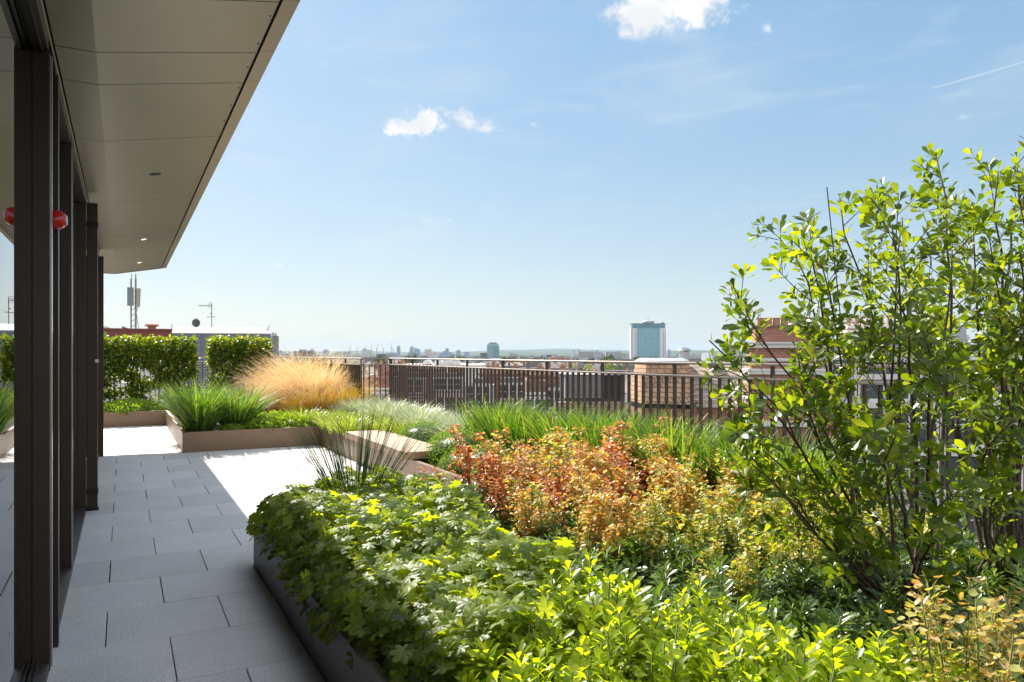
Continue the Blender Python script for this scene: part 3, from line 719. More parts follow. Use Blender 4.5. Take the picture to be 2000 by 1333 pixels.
for (x, y, v, s_), l_ in zip(spots, lab):
    if v not in used:
        used.add(v); o = ls[v]; o.location = (x, y, .26); o.scale = (s_, s_, s_); o['label'] = l_
    else: dup(ls[v], (x, y, .26), rnd.uniform(0, 6), s_, l_)

# ------------------------------------------------------------------ spurges: dark rosettes, and flowering ones with bracts
def rosette_plant():
    T = thing('spurge', 'low dark green spurge with whorled glossy leaves', 'plant', group='dark green spurge rosettes')
    lf = NP(); sm = MB()
    for k in range(9):
        a = rnd.uniform(0, 6.283); r = rnd.uniform(.02, .15); h = rnd.uniform(.12, .27)
        tip = (r * math.cos(a) * 1.3, r * math.sin(a) * 1.3, h); pts = [(r * math.cos(a) * .4, r * math.sin(a) * .4, 0), tip]
        sm.tube(pts, .004, 5); leafy_shoot(lf, pts, 34, .085, leaf_t(.26, 3, .1, -.12, .7), .35, 1.0, .2)
    sm.build('stems', M['st_green'], T, smooth=True); lf.build('leaves', M['rosette'], T); return T
ros = [rosette_plant(), rosette_plant()]
def flower_spurge(brm, stm, name_lab, H=.62, heads=8, br_n=40, spread=.23, bs=1.0):
    T = thing('flowering_spurge', name_lab, 'plant', group='flowering spurges with coloured bracts')
    br = NP(); lf = NP(); sm = MB(); up = np.array([0, 0, 1.])
    for k in range(heads):
        a = rnd.uniform(0, 6.283); r = rnd.uniform(.03, spread); h = H * rnd.uniform(.62, 1.1)
        tip = Vector((r * math.cos(a), r * math.sin(a), h)); b0 = Vector((tip.x * .3, tip.y * .3, 0))
        pts = [b0, b0.lerp(tip, .5) + Vector((rnd.uniform(-.015, .015), rnd.uniform(-.015, .015), 0)), tip]; sm.tube(pts, [.0045, .004, .002], 5)
        leafy_shoot(lf, [tuple(p) for p in pts], 14, .06, leaf_t(.3, 2, .1, -.12, .7), .2, 1.0, .2)
        nb = int(br_n * rnd.uniform(.75, 1.2)); cen = []
        for q in range(nb):
            tt = rnd.random() ** .8; z = h * (.38 + .64 * tt); rr = .10 * (1.0 - .50 * tt) * math.sqrt(rnd.random()) + .012
            aa = rnd.uniform(0, 6.283); c = b0.lerp(tip, min(1, z / h)); p = Vector((c.x + rr * math.cos(aa), c.y + rr * math.sin(aa), z))
            cen.append(p)
            if q % 4 == 0: sm.tube([c.lerp(Vector((c.x, c.y, max(0, z - .05))), 1), p], .0012, 3, cap=False)
        c_ = np.array([tuple(p) for p in cen]); n = len(c_); br = NP()
        Nn = np.tile(up, (n, 1)) + nr.normal(0, .42, (n, 3)); D = np.cross(Nn, sph(n))
        br.scat(*DISC, frames(D, Nn, bs * nr.uniform(.025, .042, n)), c_); b0_ = np.array(b0); t0_ = np.array(tip)
        ax = b0_ + (t0_ - b0_) * np.clip((c_[:, 2:3] - .035) / h, 0, 1); v_ = c_ - ax
        blades(br, ax, np.arctan2(v_[:, 1], v_[:, 0]), np.arctan2(np.hypot(v_[:, 0], v_[:, 1]), v_[:, 2]), np.zeros(n), np.linalg.norm(v_, axis=1), np.full(n, .0016), 1, wprof=lambda t_: 1)
        lo = b0_ + (t0_ - b0_) * .42; v1 = t0_ - lo
        blades(br, np.array([lo]), np.array([math.atan2(v1[1], v1[0])]), np.array([math.atan2(math.hypot(v1[0], v1[1]), v1[2])]), np.zeros(1), np.array([np.linalg.norm(v1)]), np.array([.004]), 1, wprof=lambda t_: 1)
        br.build('flower_head', brm, T)
    sm.build('stems', stm, T, smooth=True); lf.build('leaves', M['rosette'], T); return T
fl = {'r': flower_spurge(M['br_red'], M['st_red'], 'flowering spurge with rusty red bracts', .64),
      'o': flower_spurge(M['br_orange'], M['st_green'], 'flowering spurge with orange and cream bracts', .62, 9),
      'o2': flower_spurge(M['br_orange'], M['st_red'], 'flowering spurge with orange bracts on a red stem', .66, 6),
      'n': flower_spurge(M['br_peach'], M['st_green'], 'sparse spurge with peach and tan bracts on pale stems', .62, 8, 34, .20, .82),
      'y': flower_spurge(M['br_yellow'], M['st_green'], 'flowering spurge with yellow and lime bracts', .56, 8)}
fs_used = set()
def put_f(k, x, y, s_, lab_=None):
    if k not in fs_used:
        fs_used.add(k); o = fl[k]; o.location = (x, y, .26); o.scale = (s_,) * 3
        if lab_: o['label'] = lab_
    else: dup(fl[k], (x, y, .26), rnd.uniform(0, 6), s_, lab_)
cells = []
for y in np.arange(2.62, 5.45, .245):
    for x in np.arange(1.8, 4.2, .25):
        cells.append((x + rnd.uniform(-.10, .10), y + rnd.uniform(-.10, .10)))
for x, y in cells:
    if y > 5.42: continue
    left = 1.97 + .12 * (y - 2.6) if y > 3.2 else 2.3
    if x < left + rnd.uniform(0, .12): continue
    if x < 2.45 and y > 4.9 and rnd.random() < .3: continue
    if math.hypot(x - 3.26, y - 2.2) < .35: continue
    q = rnd.random(); back = (y - 2.6) / 2.8
    if x < 2.9 and y > 4.5: k = 'r' if q < .62 else 'o2'
    elif back > .55: k = 'r' if q < .34 else ('o' if q < .62 else ('o2' if q < .85 else 'y'))
    elif back > .25: k = 'r' if q < .1 else ('o' if q < .5 else ('o2' if q < .6 else 'y'))
    else: k = 'o' if q < .3 else 'y'
    if x > 3.1 and y < 4.3 and rnd.random() < .5: k = 'y'
    put_f(k, x, y, (.64 + .24 * back) * rnd.uniform(.74, 1.22))
for x, y, s_, l_ in [(2.12, 1.22, .95, 'tan and peach spurge standing alone close by beneath the big bush'), (2.36, 1.36, .92, 'sparse peach spurge just behind the close tan one'), (2.34, 1.18, .85, 'peach spurge cut by the picture edge'), (1.98, 4.95, .6, None), (2.0, 5.25, .55, None)]:
    put_f('n' if l_ else 'r', x, y, s_, l_)
rk = 0
for y in np.arange(1.35, 5.4, .27):
    for x in np.arange(1.75, 4.5, .28):
        lim = 1.72 + .14 * (y - 2.3) if y > 2.3 else 2.25 - .2 * (y - 1.4)
        if x < lim + .12: continue
        if math.hypot(x - 3.26, y - 2.2) < .28: continue
        xx, yy = x + rnd.uniform(-.07, .07), y + rnd.uniform(-.07, .07); s_ = rnd.uniform(.85, 1.2) if y < 3 else rnd.uniform(.7, 1.0)
        if rk < 2: o = ros[rk]; o.location = (xx, yy, .26); o.scale = (s_,) * 3
        else: dup(ros[rk % 2], (xx, yy, .26), rnd.uniform(0, 6), s_)
        rk += 1

# ------------------------------------------------------------------ the large leafy bushes on the right
def bush(name_lab, base, tips, r0, side_n=9, Ls=.1, dens=1.0, trunk_h=.35):
    T = thing('magnolia_bush', name_lab, 'bush', tuple(base)); lf = NP(); tk = MB(base); tw = MB()
    B = Vector(base); up = Vector((0, 0, 1))
    for tp in tips:
        tip = Vector(tp) - B
        k = 9; pts = []
        st0 = Vector((rnd.uniform(-.10, .10), rnd.uniform(-.10, .10), 0))
        ctrl = st0 + Vector((tip.x * .55, tip.y * .55, tip.z * .38)) if tip.z < 1.0 else st0 + Vector((tip.x * .50, tip.y * .50, tip.z * .55))
        j = Vector((0, 0, 0))
        for i in range(k + 1):
            t = i / k; j = j + Vector((rnd.gauss(0, .014), rnd.gauss(0, .014), 0)) if 0 < i < k else j
            p = st0 * (1 - t) ** 2 + ctrl * (2 * t * (1 - t)) + tip * t * t + j * (1 if i < k else 0)
            pts.append(p)
        pts[-1] = tip
        rr = r0 * rnd.uniform(.7, 1.1)
        tkp = MB(); tk.o = Vector((0, 0, 0)); tk.tube(pts, [rr * (1 - .82 * (i / k) ** .8) + .0012 for i in range(k + 1)], 6)
        leafy_shoot(lf, [tuple(p) for p in pts[-3:]], int(16 * dens), Ls, LEAF, .35, .75, .75)
        Lb = (pts[-1] - pts[0]).length
        for q in range(side_n):
            t0_ = .40 if tip.z > .9 else .34; t = t0_ + (.98 - t0_) * (q + rnd.random()) / side_n; ii = min(k - 1, int(t * k)); p = pts[ii].lerp(pts[ii + 1], t * k - ii)
            d = (pts[ii + 1] - pts[ii]).normalized(); a = rnd.uniform(0, 6.283)
            sd_ = d.cross(Vector((math.cos(a), math.sin(a), .2))).normalized()
            ln = Lb * rnd.uniform(.08, .22) * (1.25 - .75 * t) + .05
            e = p + (sd_ * .8 + d * .65 + up * .25).normalized() * ln; m_ = p.lerp(e, .5) + up * rnd.uniform(-.01, .015)
            tw.tube([p, m_, e], [.0028, .0022, .0013], 4)
            leafy_shoot(lf, [tuple(p), tuple(m_), tuple(e)], int(rnd.uniform(9, 15) * dens), Ls * rnd.uniform(.6, 1.15), LEAF if rnd.random() < .7 else LEAF_C, .45, .8, .65)
            if ln > .16:
                for w_ in range(2):
                    a = rnd.uniform(0, 6.283); sv = (e - p).normalized().cross(Vector((math.cos(a), math.sin(a), .3))).normalized()
                    p2 = p.lerp(e, rnd.uniform(.35, .8)); e2 = p2 + (sv + (e - p).normalized() + up * .3).normalized() * ln * .5
                    tw.tube([p2, e2], [.002, .0012], 4); leafy_shoot(lf, [tuple(p2), tuple(e2)], int(8 * dens), Ls * .9, LEAF, .4, .8, .65)
    tk.build('trunk', M['bark'], T, smooth=True); tw.build('twigs', M['twig'], T, smooth=True); lf.build('leaves', M['magnolia'], T); return T
def tipset(lst): return [tuple(P(px, d, py=py)) for px, py, d in lst]
bush('large spreading bush with oval leaves on the viewer side of the railing', (3.26, 2.2, .26),
     tipset([(1385, 665, 3.5), (1432, 560, 3.4), (1545, 485, 3.6), (1590, 425, 3.7), (1640, 385, 3.9), (1600, 500, 3.2), (1690, 372, 3.6), (1760, 440, 3.3), (1828, 305, 3.7),
             (1740, 560, 3.0), (1430, 830, 3.3), (1480, 760, 3.0), (1560, 700, 3.1), (1500, 930, 3.0), (1750, 850, 2.8), (1860, 470, 3.4), (1800, 640, 2.9),
             (1480, 870, 3.6), (1820, 960, 2.8)]), .0125, 9, .086, .88)
bush('tall bush with oval leaves cut by the picture edge beside the spreading one', (3.95, 2.15, .26),
     tipset([(1985, 305, 3.9), (1950, 335, 3.8), (2020, 330, 3.9), (1900, 425, 4.0), (1930, 450, 3.6), (1880, 520, 4.2), (1990, 480, 3.4), (2040, 420, 3.7), (1840, 600, 4.2), (1950, 620, 3.4), (2010, 680, 3.4),
             (1900, 740, 3.4), (1980, 820, 3.3), (1960, 950, 3.5), (2060, 600, 3.6), (1740, 520, 4.3)]), .015, 9, .086, .9)
for (px, py, d, pb, lb) in ((1615, 366, 3.7, 1700, 'thin garden cane rising through the top of the spreading bush'), (1762, 425, 3.9, 1800, 'thin garden cane standing between the two bushes')):
    a, b = P(px, d, py=py), P(pb, d, z=.25)
    o = MB(tuple(b)).tube([b, a], .003, 6).build('garden_cane', M['cane']); o.location = b; tag(o, lb, 'cane')

# ------------------------------------------------------------------ grasses
def patch(n, x0, x1, y0, y1, f=None):
    x = nr.uniform(x0, x1, n); y = nr.uniform(y0, y1, n); k = np.ones(n, bool) if f is None else f(x, y); return x[k], y[k]
def tuft(name, label, cat, n, R, L, w, a0, a1, m, k=5, group=None, power=1.3, lvar=.3, rad=.5, wprof=None):
    T = thing(name, label, cat, group=group); s = NP()
    az_ = nr.uniform(0, 2 * math.pi, n); r = R * np.sqrt(nr.random(n)); base = np.stack([r * np.cos(az_), r * np.sin(az_), np.zeros(n)], 1)
    hz = az_ + nr.normal(0, .5, n); f = r / R
    blades(s, base, hz, a0 * (rad + (1 - rad) * f) * nr.uniform(.5, 1.3, n), a1 * nr.uniform(.4, 1.25, n), L * nr.uniform(1 - lvar, 1.08, n), w * nr.uniform(.7, 1.2, n), k, power, wprof=wprof)
    s.build('blades', m, T); return T
def place(protos, lst, labels=None, z=.26):
    used_ = set()
    for i, (v, x, y, s_) in enumerate(lst):
        l_ = labels[i] if labels else None
        if v not in used_:
            used_.add(v); o = protos[v]; o.location = (x, y, z); o.scale = (s_,) * 3
            if l_: o['label'] = l_
        else: dup(protos[v], (x, y, z), rnd.uniform(0, 6), s_, l_)
# tall strap leaves by the railing
ir = [tuft('strap_leaf_clump', 'clump of tall upright green strap leaves against the railing', 'grass clump', 130, .20, .71, .021, .34, .85, M['iris'], 6, 'strap leaved clumps along the railing', 2.0) for _ in range(3)]
L_ = []
for i in range(48):
    y = 3.3 + (8.25 - 3.3) * (i + rnd.random()) / 48; x = rnd.uniform(3.85 if y > 4.5 else 4.1, 4.42)
    if y > 7.6: x = rnd.uniform(3.95, 4.4)
    L_.append((i % 3, x, y, rnd.uniform(.85, 1.15)))
place(ir, L_)
# short lime grass spilling over the corner
lg = [tuft('lime_grass', 'arching lime green grass tuft near the planter corner', 'grass clump', 190, .16, .42, .015, .5, 1.35, M['lime'], 5, 'lime grass tufts near the planter corner') for _ in range(2)]
place(lg, [(i % 2, x, y, rnd.uniform(.85, 1.1)) for i, (x, y) in enumerate([(2.98, 12.0), (3.0, 11.5), (3.05, 11.0), (3.0, 12.5), (2.75, 12.6), (3.4, 11.9), (3.4, 11.3), (3.42, 10.75), (3.45, 12.4), (3.2, 13.0), (2.8, 13.2), (3.5, 10.4), (3.75, 11.6), (3.62, 13.0), (3.7, 10.9), (3.55, 10.0)])])
# silver grass
sg = [tuft('silver_grass', 'low silvery green grass tuft in front of the railing', 'grass clump', 230, .18, .56, .015, .5, 1.45, M['silver'], 5, 'silver grass tufts in front of the railing') for _ in range(3)]
L_ = []
for i in range(46):
    y = 8.4 + (14.0 - 8.4) * (i + rnd.random()) / 46; x = rnd.uniform(3.75 if y < 10.5 else 3.8, 4.48); L_.append((i % 3, x, y, rnd.uniform(.85, 1.12)))
place(sg, L_)
# two big fresh green clumps on the planter corner
gc = [tuft('green_grass_clump', 'big fountain of green grass', 'grass clump', 650, .20, .95, .019, .58, .95, M['clump'], 6, 'big green grass fountains on the planter corner', 1.6, .4)]
place(gc, [(0, 1.08, 12.8, 1.0), (0, 1.66, 12.95, .97), (0, 1.15, 13.9, 1.0)], ['big fountain of green grass on the outer corner of the planter', 'big fountain of green grass beside the corner one', 'big green grass fountain half hidden behind the corner one'])
# golden feather grass: tawny blades with a cloud of fine pale stems
def feather(label, n_bl, n_pl, H, seed):
    T = thing('feather_grass', label, 'grass clump', group='golden feather grasses before the railing'); s = NP(); q = NP()
    az_ = nr.uniform(0, 6.283, n_bl); r = .26 * np.sqrt(nr.random(n_bl)); base = np.stack([r * np.cos(az_), r * np.sin(az_), np.zeros(n_bl)], 1)
    blades(s, base, az_ + nr.normal(0, .5, n_bl), .15 + .5 * nr.random(n_bl), .2 + 1.2 * nr.random(n_bl), H * .80 * nr.uniform(.5, 1.1, n_bl), np.full(n_bl, .007), 5)
    az_ = nr.uniform(0, 6.283, n_pl); r = .2 * np.sqrt(nr.random(n_pl)); base = np.stack([r * np.cos(az_), r * np.sin(az_), np.zeros(n_pl)], 1)
    wind = np.arctan2(np.sin(az_) * .75 + .15, np.cos(az_) * .75 - .55)
    a0 = .10 + .55 * nr.random(n_pl) ** .8; a1 = .7 + 1.9 * nr.random(n_pl)
    blades(q, base, wind, a0, a1, H * nr.uniform(.85, 1.35, n_pl), np.full(n_pl, .0040), 8, 1.9, 1.2, lambda t: .35 + .9 * t if t < .95 else .3)
    s.build('blades', M['golden'], T); q.build('plumes', M['plume'], T); return T
fg = [feather('golden feather grass clump', 950, 1700, 1.0, 1), feather('golden feather grass clump', 1300, 130, 1.05, 2)]
fpos = [(0, 3.0, 15.0, .78), (0, 2.95, 16.0, .86), (0, 3.15, 15.2, .92), (0, 3.35, 16.5, 1.0), (1, 3.0, 14.3, .74), (0, 3.3, 14.5, .8), (0, 3.62, 15.3, 1.08), (0, 3.8, 16.2, 1.2), (1, 3.5, 14.2, .80), (1, 3.92, 15.2, 1.0), (1, 3.85, 14.3, 1.0), (0, 3.3, 17.6, 1.2), (0, 3.75, 17.6, 1.3), (0, 2.95, 17.2, .95)]
flab = ['pale feather grass leaning toward the green fountains', 'tawny plume clump behind the leaning pale one', 'tall pale plume clump at the middle of the golden mass', 'tall plume clump behind the middle one',
        'low orange bladed grass clump at the front of the golden mass', 'tawny plume clump just behind the low orange bladed one', 'pale plume clump above the yellow green blades', 'plume clump near the far railing corner', 'yellow green and orange bladed clump at the front middle',
        'golden bladed clump touching the side railing', 'yellow green bladed clump beside the railing return', 'pale plume clump furthest back in the golden mass', 'pale plume clump furthest back against the side railing', 'pale plume clump furthest back beside the hedge']
place(fg, fpos, flab)
# rush: stiff dark cylindrical stems
def rush():
    T = thing('rush', 'spray of stiff dark green rush stems behind the lobed leaves', 'rush', (1.48, 5.22, .25)); b = NP(); n = 150
    az_ = nr.uniform(0, 6.283, n); r = .08 * np.sqrt(nr.random(n)); base = np.stack([r * np.cos(az_), r * np.sin(az_), np.zeros(n)], 1)
    le = nr.uniform(.05, .62, n) ** 1.0
    L0 = nr.uniform(.55, .98, n)
    for tw_ in (0, math.pi / 2):
        pass
    t_ = MB()
    for i in range(n):
        p = Vector(base[i]); a = le[i]; pts = [p]
        for s_ in range(4):
            aa = a + .06 * s_; p = p + Vector((math.sin(aa) * math.cos(az_[i]), math.sin(aa) * math.sin(az_[i]), math.cos(aa))) * L0[i] / 4; pts.append(p)
        t_.tube(pts, [.0026, .0026, .0024, .002, .0006], 5)
    t_.build('stems', M['rush'], T, smooth=True)
rush()
def litter():
    s = NP(); n = 46; x = nr.uniform(-.25, 2.8, n); y = nr.uniform(1.6, 12, n); e = nr.random(n) < .6; x = np.where(e & (y < 5.4), .79 - nr.random(n) ** 2 * .2, x); k = (x < .8) | (y > 5.6); x, y = x[k], y[k]; n = len(x)
    s.scat(*LEAF_S, frames(np.concatenate([nr.normal(size=(n, 2)), np.zeros((n, 1))], 1), np.array([0, 0, 1.]) + nr.normal(0, .15, (n, 3)), nr.uniform(.012, .03, n)), np.stack([x, y, np.full(n, .004)], 1))
    tag(s.build('fallen_leaves', M['br_red']), 'few dry fallen leaves and bits lying on the paving', 'leaf litter', kind='stuff')
litter()

# ------------------------------------------------------------------ low domed small-leaved shrubs and covers
def mound(name, label, cat, R, H, n, leaf, L0, m, group=None, sq=1.0):
    T = thing(name, label, cat, group=group); s = NP(); d = sph(n); d[:, 2] = np.abs(d[:, 2]) * 1.0
    rr = 1 - .18 * nr.random(n) ** 1.5 + .07 * np.sin(d[:, 0] * 9 + R * 7) * np.cos(d[:, 1] * 8) + .05 * nr.normal(size=n)
    p = d * rr[:, None] * np.array([R, R * sq, H])
    D = d * .5 + nr.normal(0, .6, (n, 3)) + np.array([0, 0, .5]); Nn = d + nr.normal(0, .35, (n, 3))
    s.scat(*leaf, frames(D, Nn, L0 * nr.uniform(.7, 1.2, n)), p); s.build('leaves', m, T)
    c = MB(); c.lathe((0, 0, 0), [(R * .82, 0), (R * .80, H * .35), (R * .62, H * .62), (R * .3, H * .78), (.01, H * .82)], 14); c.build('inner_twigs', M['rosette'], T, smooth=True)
    return T
dm = [mound('dome_shrub', 'rounded small leaved green shrub', 'shrub', .42, .36, 5200, LEAF_S, .022, M['smallleaf'], 'rounded small leaved shrubs behind the bench'),
      mound('dome_shrub', 'rounded small leaved green shrub', 'shrub', .50, .30, 6000, LEAF_S, .022, M['smallleaf'], 'rounded small leaved shrubs behind the bench', .8)]
place(dm, [(0, 3.62, 9.45, .9), (0, 3.45, 7.75, 1.08), (1, 3.78, 8.45, 1.0), (1, 3.45, 6.95, 1.0), (1, 3.75, 7.5, .95), (1, 3.55, 6.15, .95), (0, 3.2, 7.1, .7), (1, 3.7, 5.6, .8), (1, 3.25, 6.35, .7), (1, 3.6, 5.1, .7), (1, 3.95, 6.6, .7)],
      ['rounded green shrub behind the far end of the bench', 'rounded green shrub hiding the near end of the bench', 'wide green dome between bench and silver grass', 'wide green dome behind the rusty spurges',
       'green dome beside the strap leaves behind the bench', 'green dome among the spurge tops near the strap leaves', 'small green dome leaning on the planter face', 'low green dome showing between orange spurges', 'small green dome over the planter rim by the red spurges',
       'small green dome nearest the viewer among the spurges', 'small green dome pressed against the strap leaves'])
lc = [mound('lime_cover_plant', 'low lime green leafy plant', 'plant', .40, .20, 1300, LEAF_OV, .05, M['limecover'], 'low lime leafy plants in the back planters')]
place(lc, [(0, x, y, s_) for x, y, s_ in ((-.3, 17.65, 1), (.05, 17.6, 1.1), (.42, 17.7, 1.05), (-.65, 17.7, 1.1), (.1, 18.1, 1.2), (2.1, 12.65, 1.), (2.55, 12.65, .95), (2.35, 13.2, 1.1), (1.55, 12.5, .55), (2.75, 13.3, .8))],
      ['lime leafy plant against the last bronze post', 'lime leafy plant in the middle of the back planter front', 'lime leafy plant at the inner corner of the back planter', 'lime leafy plant mostly hidden behind the bronze posts', 'lime leafy plant at the hedge foot',
       'low lime plant right of the green fountains', 'low lime plant under the tawny grass', 'low lime plant behind the planter rim ones', 'tiny lime plant between the two green fountains', 'low lime plant beside the arching lime grass'])

# ------------------------------------------------------------------ hedge screens
def hedge(label, x0, x1, y0, y1, z0, z1, n, gaps):
    T = thing('hedge', label, 'hedge', ((x0 + x1) / 2, (y0 + y1) / 2, .26)); o = np.array([(x0 + x1) / 2, (y0 + y1) / 2, .26]); s = NP(); tw = MB(tuple(o))
    p = np.stack([nr.uniform(x0, x1, n), nr.uniform(y0, y1, n), z0 + (z1 - z0) * nr.random(n) ** .85], 1)
    fx = (p[:, 0] - x0) ; fz = (p[:, 2] - z0) / (z1 - z0)
    hole = np.sin(p[:, 0] * 6.3 + 1.7 * np.sin(p[:, 2] * 5)) * np.cos(p[:, 2] * 8 + p[:, 0] * 2.2) + nr.normal(0, .35, n)
    keep = (fz > .62) | (hole > -.75 + gaps * (1 - fz))
    edge = np.minimum(fx, x1 - p[:, 0]); keep &= (edge > .05) | (nr.random(n) < .5)
    p = p[keep]; m = len(p); p[:, 2] += np.where(p[:, 2] > z1 - .1, np.abs(nr.normal(0, .05, m)), 0)
    D = nr.normal(0, .7, (m, 3)) + np.array([0, -.2, .1]); Nn = nr.normal(0, .5, (m, 3)) + np.array([0, .25, .8])
    s.scat(*LEAF_OV, frames(D, Nn, nr.uniform(.055, .10, m)), p - o); s.build('leaves', M['hedge'], T)
    x = x0 + .15
    while x < x1:
        tw.tube([(x, (y0 + y1) / 2, .26), (x + rnd.uniform(-.04, .04), (y0 + y1) / 2, 1.0), (x + rnd.uniform(-.05, .05), (y0 + y1) / 2, z1 - .1)], [.02, .015, .006], 6)
        for k in range(9):
            z = z0 + (z1 - z0) * (k + rnd.random()) / 9; sg_ = rnd.choice((-1, 1)); tw.tube([(x, (y0 + y1) / 2, z), (x + sg_ * .3, (y0 + y1) / 2 + rnd.uniform(-.1, .1), z + .12)], [.006, .002], 4)
        x += rnd.uniform(.42, .55)
    tw.build('trunks', M['bark'], T, smooth=True)
hedge('wide clipped leafy hedge screen beside the bronze posts', -.75, 1.58, 19.0, 19.5, .42, 1.83, 14000, .55)
hedge('narrower clipped leafy hedge screen next to the golden grass', 1.80, 3.28, 18.9, 19.5, .50, 1.84, 9500, .3)

# ------------------------------------------------------------------ THE CITY
def sash_protos():
    res = {}
    for nm, w, h in (('small', .9, 1.5), ('tall', 1.1, 2.0), ('wide', 2.2, 1.9)):
        f = MB(); t = .09
        f.box(-w / 2 - .12, w / 2 + .12, -.06, 0, -.14, -.001).box(-w / 2 - .08, w / 2 + .08, -.05, 0, h + .001, h + .16)
        for x in ([-w / 2, w / 2 - t] + ([-t / 2] if nm == 'wide' else [])): f.box(x, x + t, -.05, .02, 0, h)
        for z in (0, h - t, h * .5 - .03): f.box(-w / 2 + t, w / 2 - t, -.045, .02, z, z + (.06 if z else t))
        fm = bpy.data.meshes.new('window'); fm.from_pydata(f.v, [], f.f); fm.materials.append(M['white'])
        g = MB().box(-w / 2 + .01, w / 2 - .01, -.012, .015, .01, h - .01); gm = bpy.data.meshes.new('pane'); gm.from_pydata(g.v, [], g.f); gm.materials.append(M['glassdark'])
        res[nm] = (fm, gm)
    return res
SASH = sash_protos()
def window(T, kind, x, y, z, rz=0.0):
    fm, gm = SASH[kind]; o = link('window', fm, T, (x, y, z)); o.rotation_euler = (0, 0, rz); link('pane', gm, o); return o
def stack(T, x, y, z, w, d, h, pots, brick=None, potm=None, cornice=True):
    c = MB().box(x - w / 2, x + w / 2, y - d / 2, y + d / 2, z, z + h)
    o = c.build('chimney', brick or M['brick'], T)
    if cornice:
        MB().box(x - w / 2 - .08, x + w / 2 + .08, y - d / 2 - .08, y + d / 2 + .08, z + h * .80, z + h * .80 + .12).box(x - w / 2 - .06, x + w / 2 + .06, y - d / 2 - .06, y + d / 2 + .06, z + h - .06, z + h + .08).build('cornice', M['stucco'] if cornice == 1 else M['brickdark'], o)
    pm = MB()
    for i in range(pots):
        pm.lathe((x - w / 2 + w * (i + .5) / pots, y, z + h + .081), [(.13, 0), (.12, .05), (.105, .45), (.13, .5), (.12, .55)], 8)
    pm.build('chimney_pots', potm or M['terracotta'], o)
def tops(py, zc): return CAMH - (py - HY) / FPX * zc
def block(label, px0, px1, zc, py_top, depth=10, wall='brick', roof='mansard', storeys=3, nwin=5, rz=0.0, bands=True, stacks=2, name='mansion_block', kinds=('tall',), group=None, sth=3.1, roof_h=2.4, win_side=False, roofm='slate'):
    """a street-front building squarely facing us; py_top is where its roofline is seen"""
    w = (px1 - px0) / FPX * zc; c = P((px0 + px1) / 2, zc, 0)
    T = thing(name, label, 'building', (c.x, c.y, GZ), FACE + rz, group); zt = tops(py_top, zc) - GZ - .9
    ze = zt - (roof_h if roof == 'mansard' else .9)
    MB().box(-w / 2, w / 2, 0, depth, 0, ze).build('wall', M[wall], T)
    if roof == 'mansard':
        MB().frustum((-w / 2 + .05, w / 2 - .05, .25, depth - .1), ze, (-w / 2 + .9, w / 2 - .9, 1.3, depth - 1), zt).build('roof', M[roofm], T)
        for i in range(max(1, nwin - 1)):
            x = -w / 2 + w * (i + 1) / nwin
            dm_ = MB().box(x - .75, x + .75, .35, 2.4, ze + .15, ze + roof_h * .78).build('dormer', M['lead'], T)
            o = window(T, 'small', x, .349, ze + .3); o.parent = dm_
    else:
        MB().box(-w / 2, w / 2, 0, .3, ze + .001, zt).box(-w / 2, -w / 2 + .3, .301, depth, ze + .001, zt - .01).box(w / 2 - .3, w / 2, .301, depth, ze + .001, zt - .01).build('parapet', M[wall], T)
        MB().box(-w / 2 + .301, w / 2 - .301, .302, depth, ze + .001, ze + .1).build('roof', M['lead'], T)
    if bands:
        b = MB()
        for k in range(storeys + 1): b.box(-w / 2 - .05, w / 2 + .05, -.10, -.002, ze - k * sth - .2, ze - k * sth + .02)
        b.build('stone_band', M['stucco'], T)
    for k in range(storeys):
        for i in range(nwin):
            window(T, kinds[(i + k) % len(kinds)], -w / 2 + w * (i + .5) / nwin, -.003, ze - (k + 1) * sth + .62)
    for k in range(stacks):
        x = -w / 2 + (w * (k + .5) / stacks if stacks > 1 else w * .85); stack(T, x, depth * .5, ze, 2.0, .8, zt - ze + .30, 5, cornice=2)
    return T

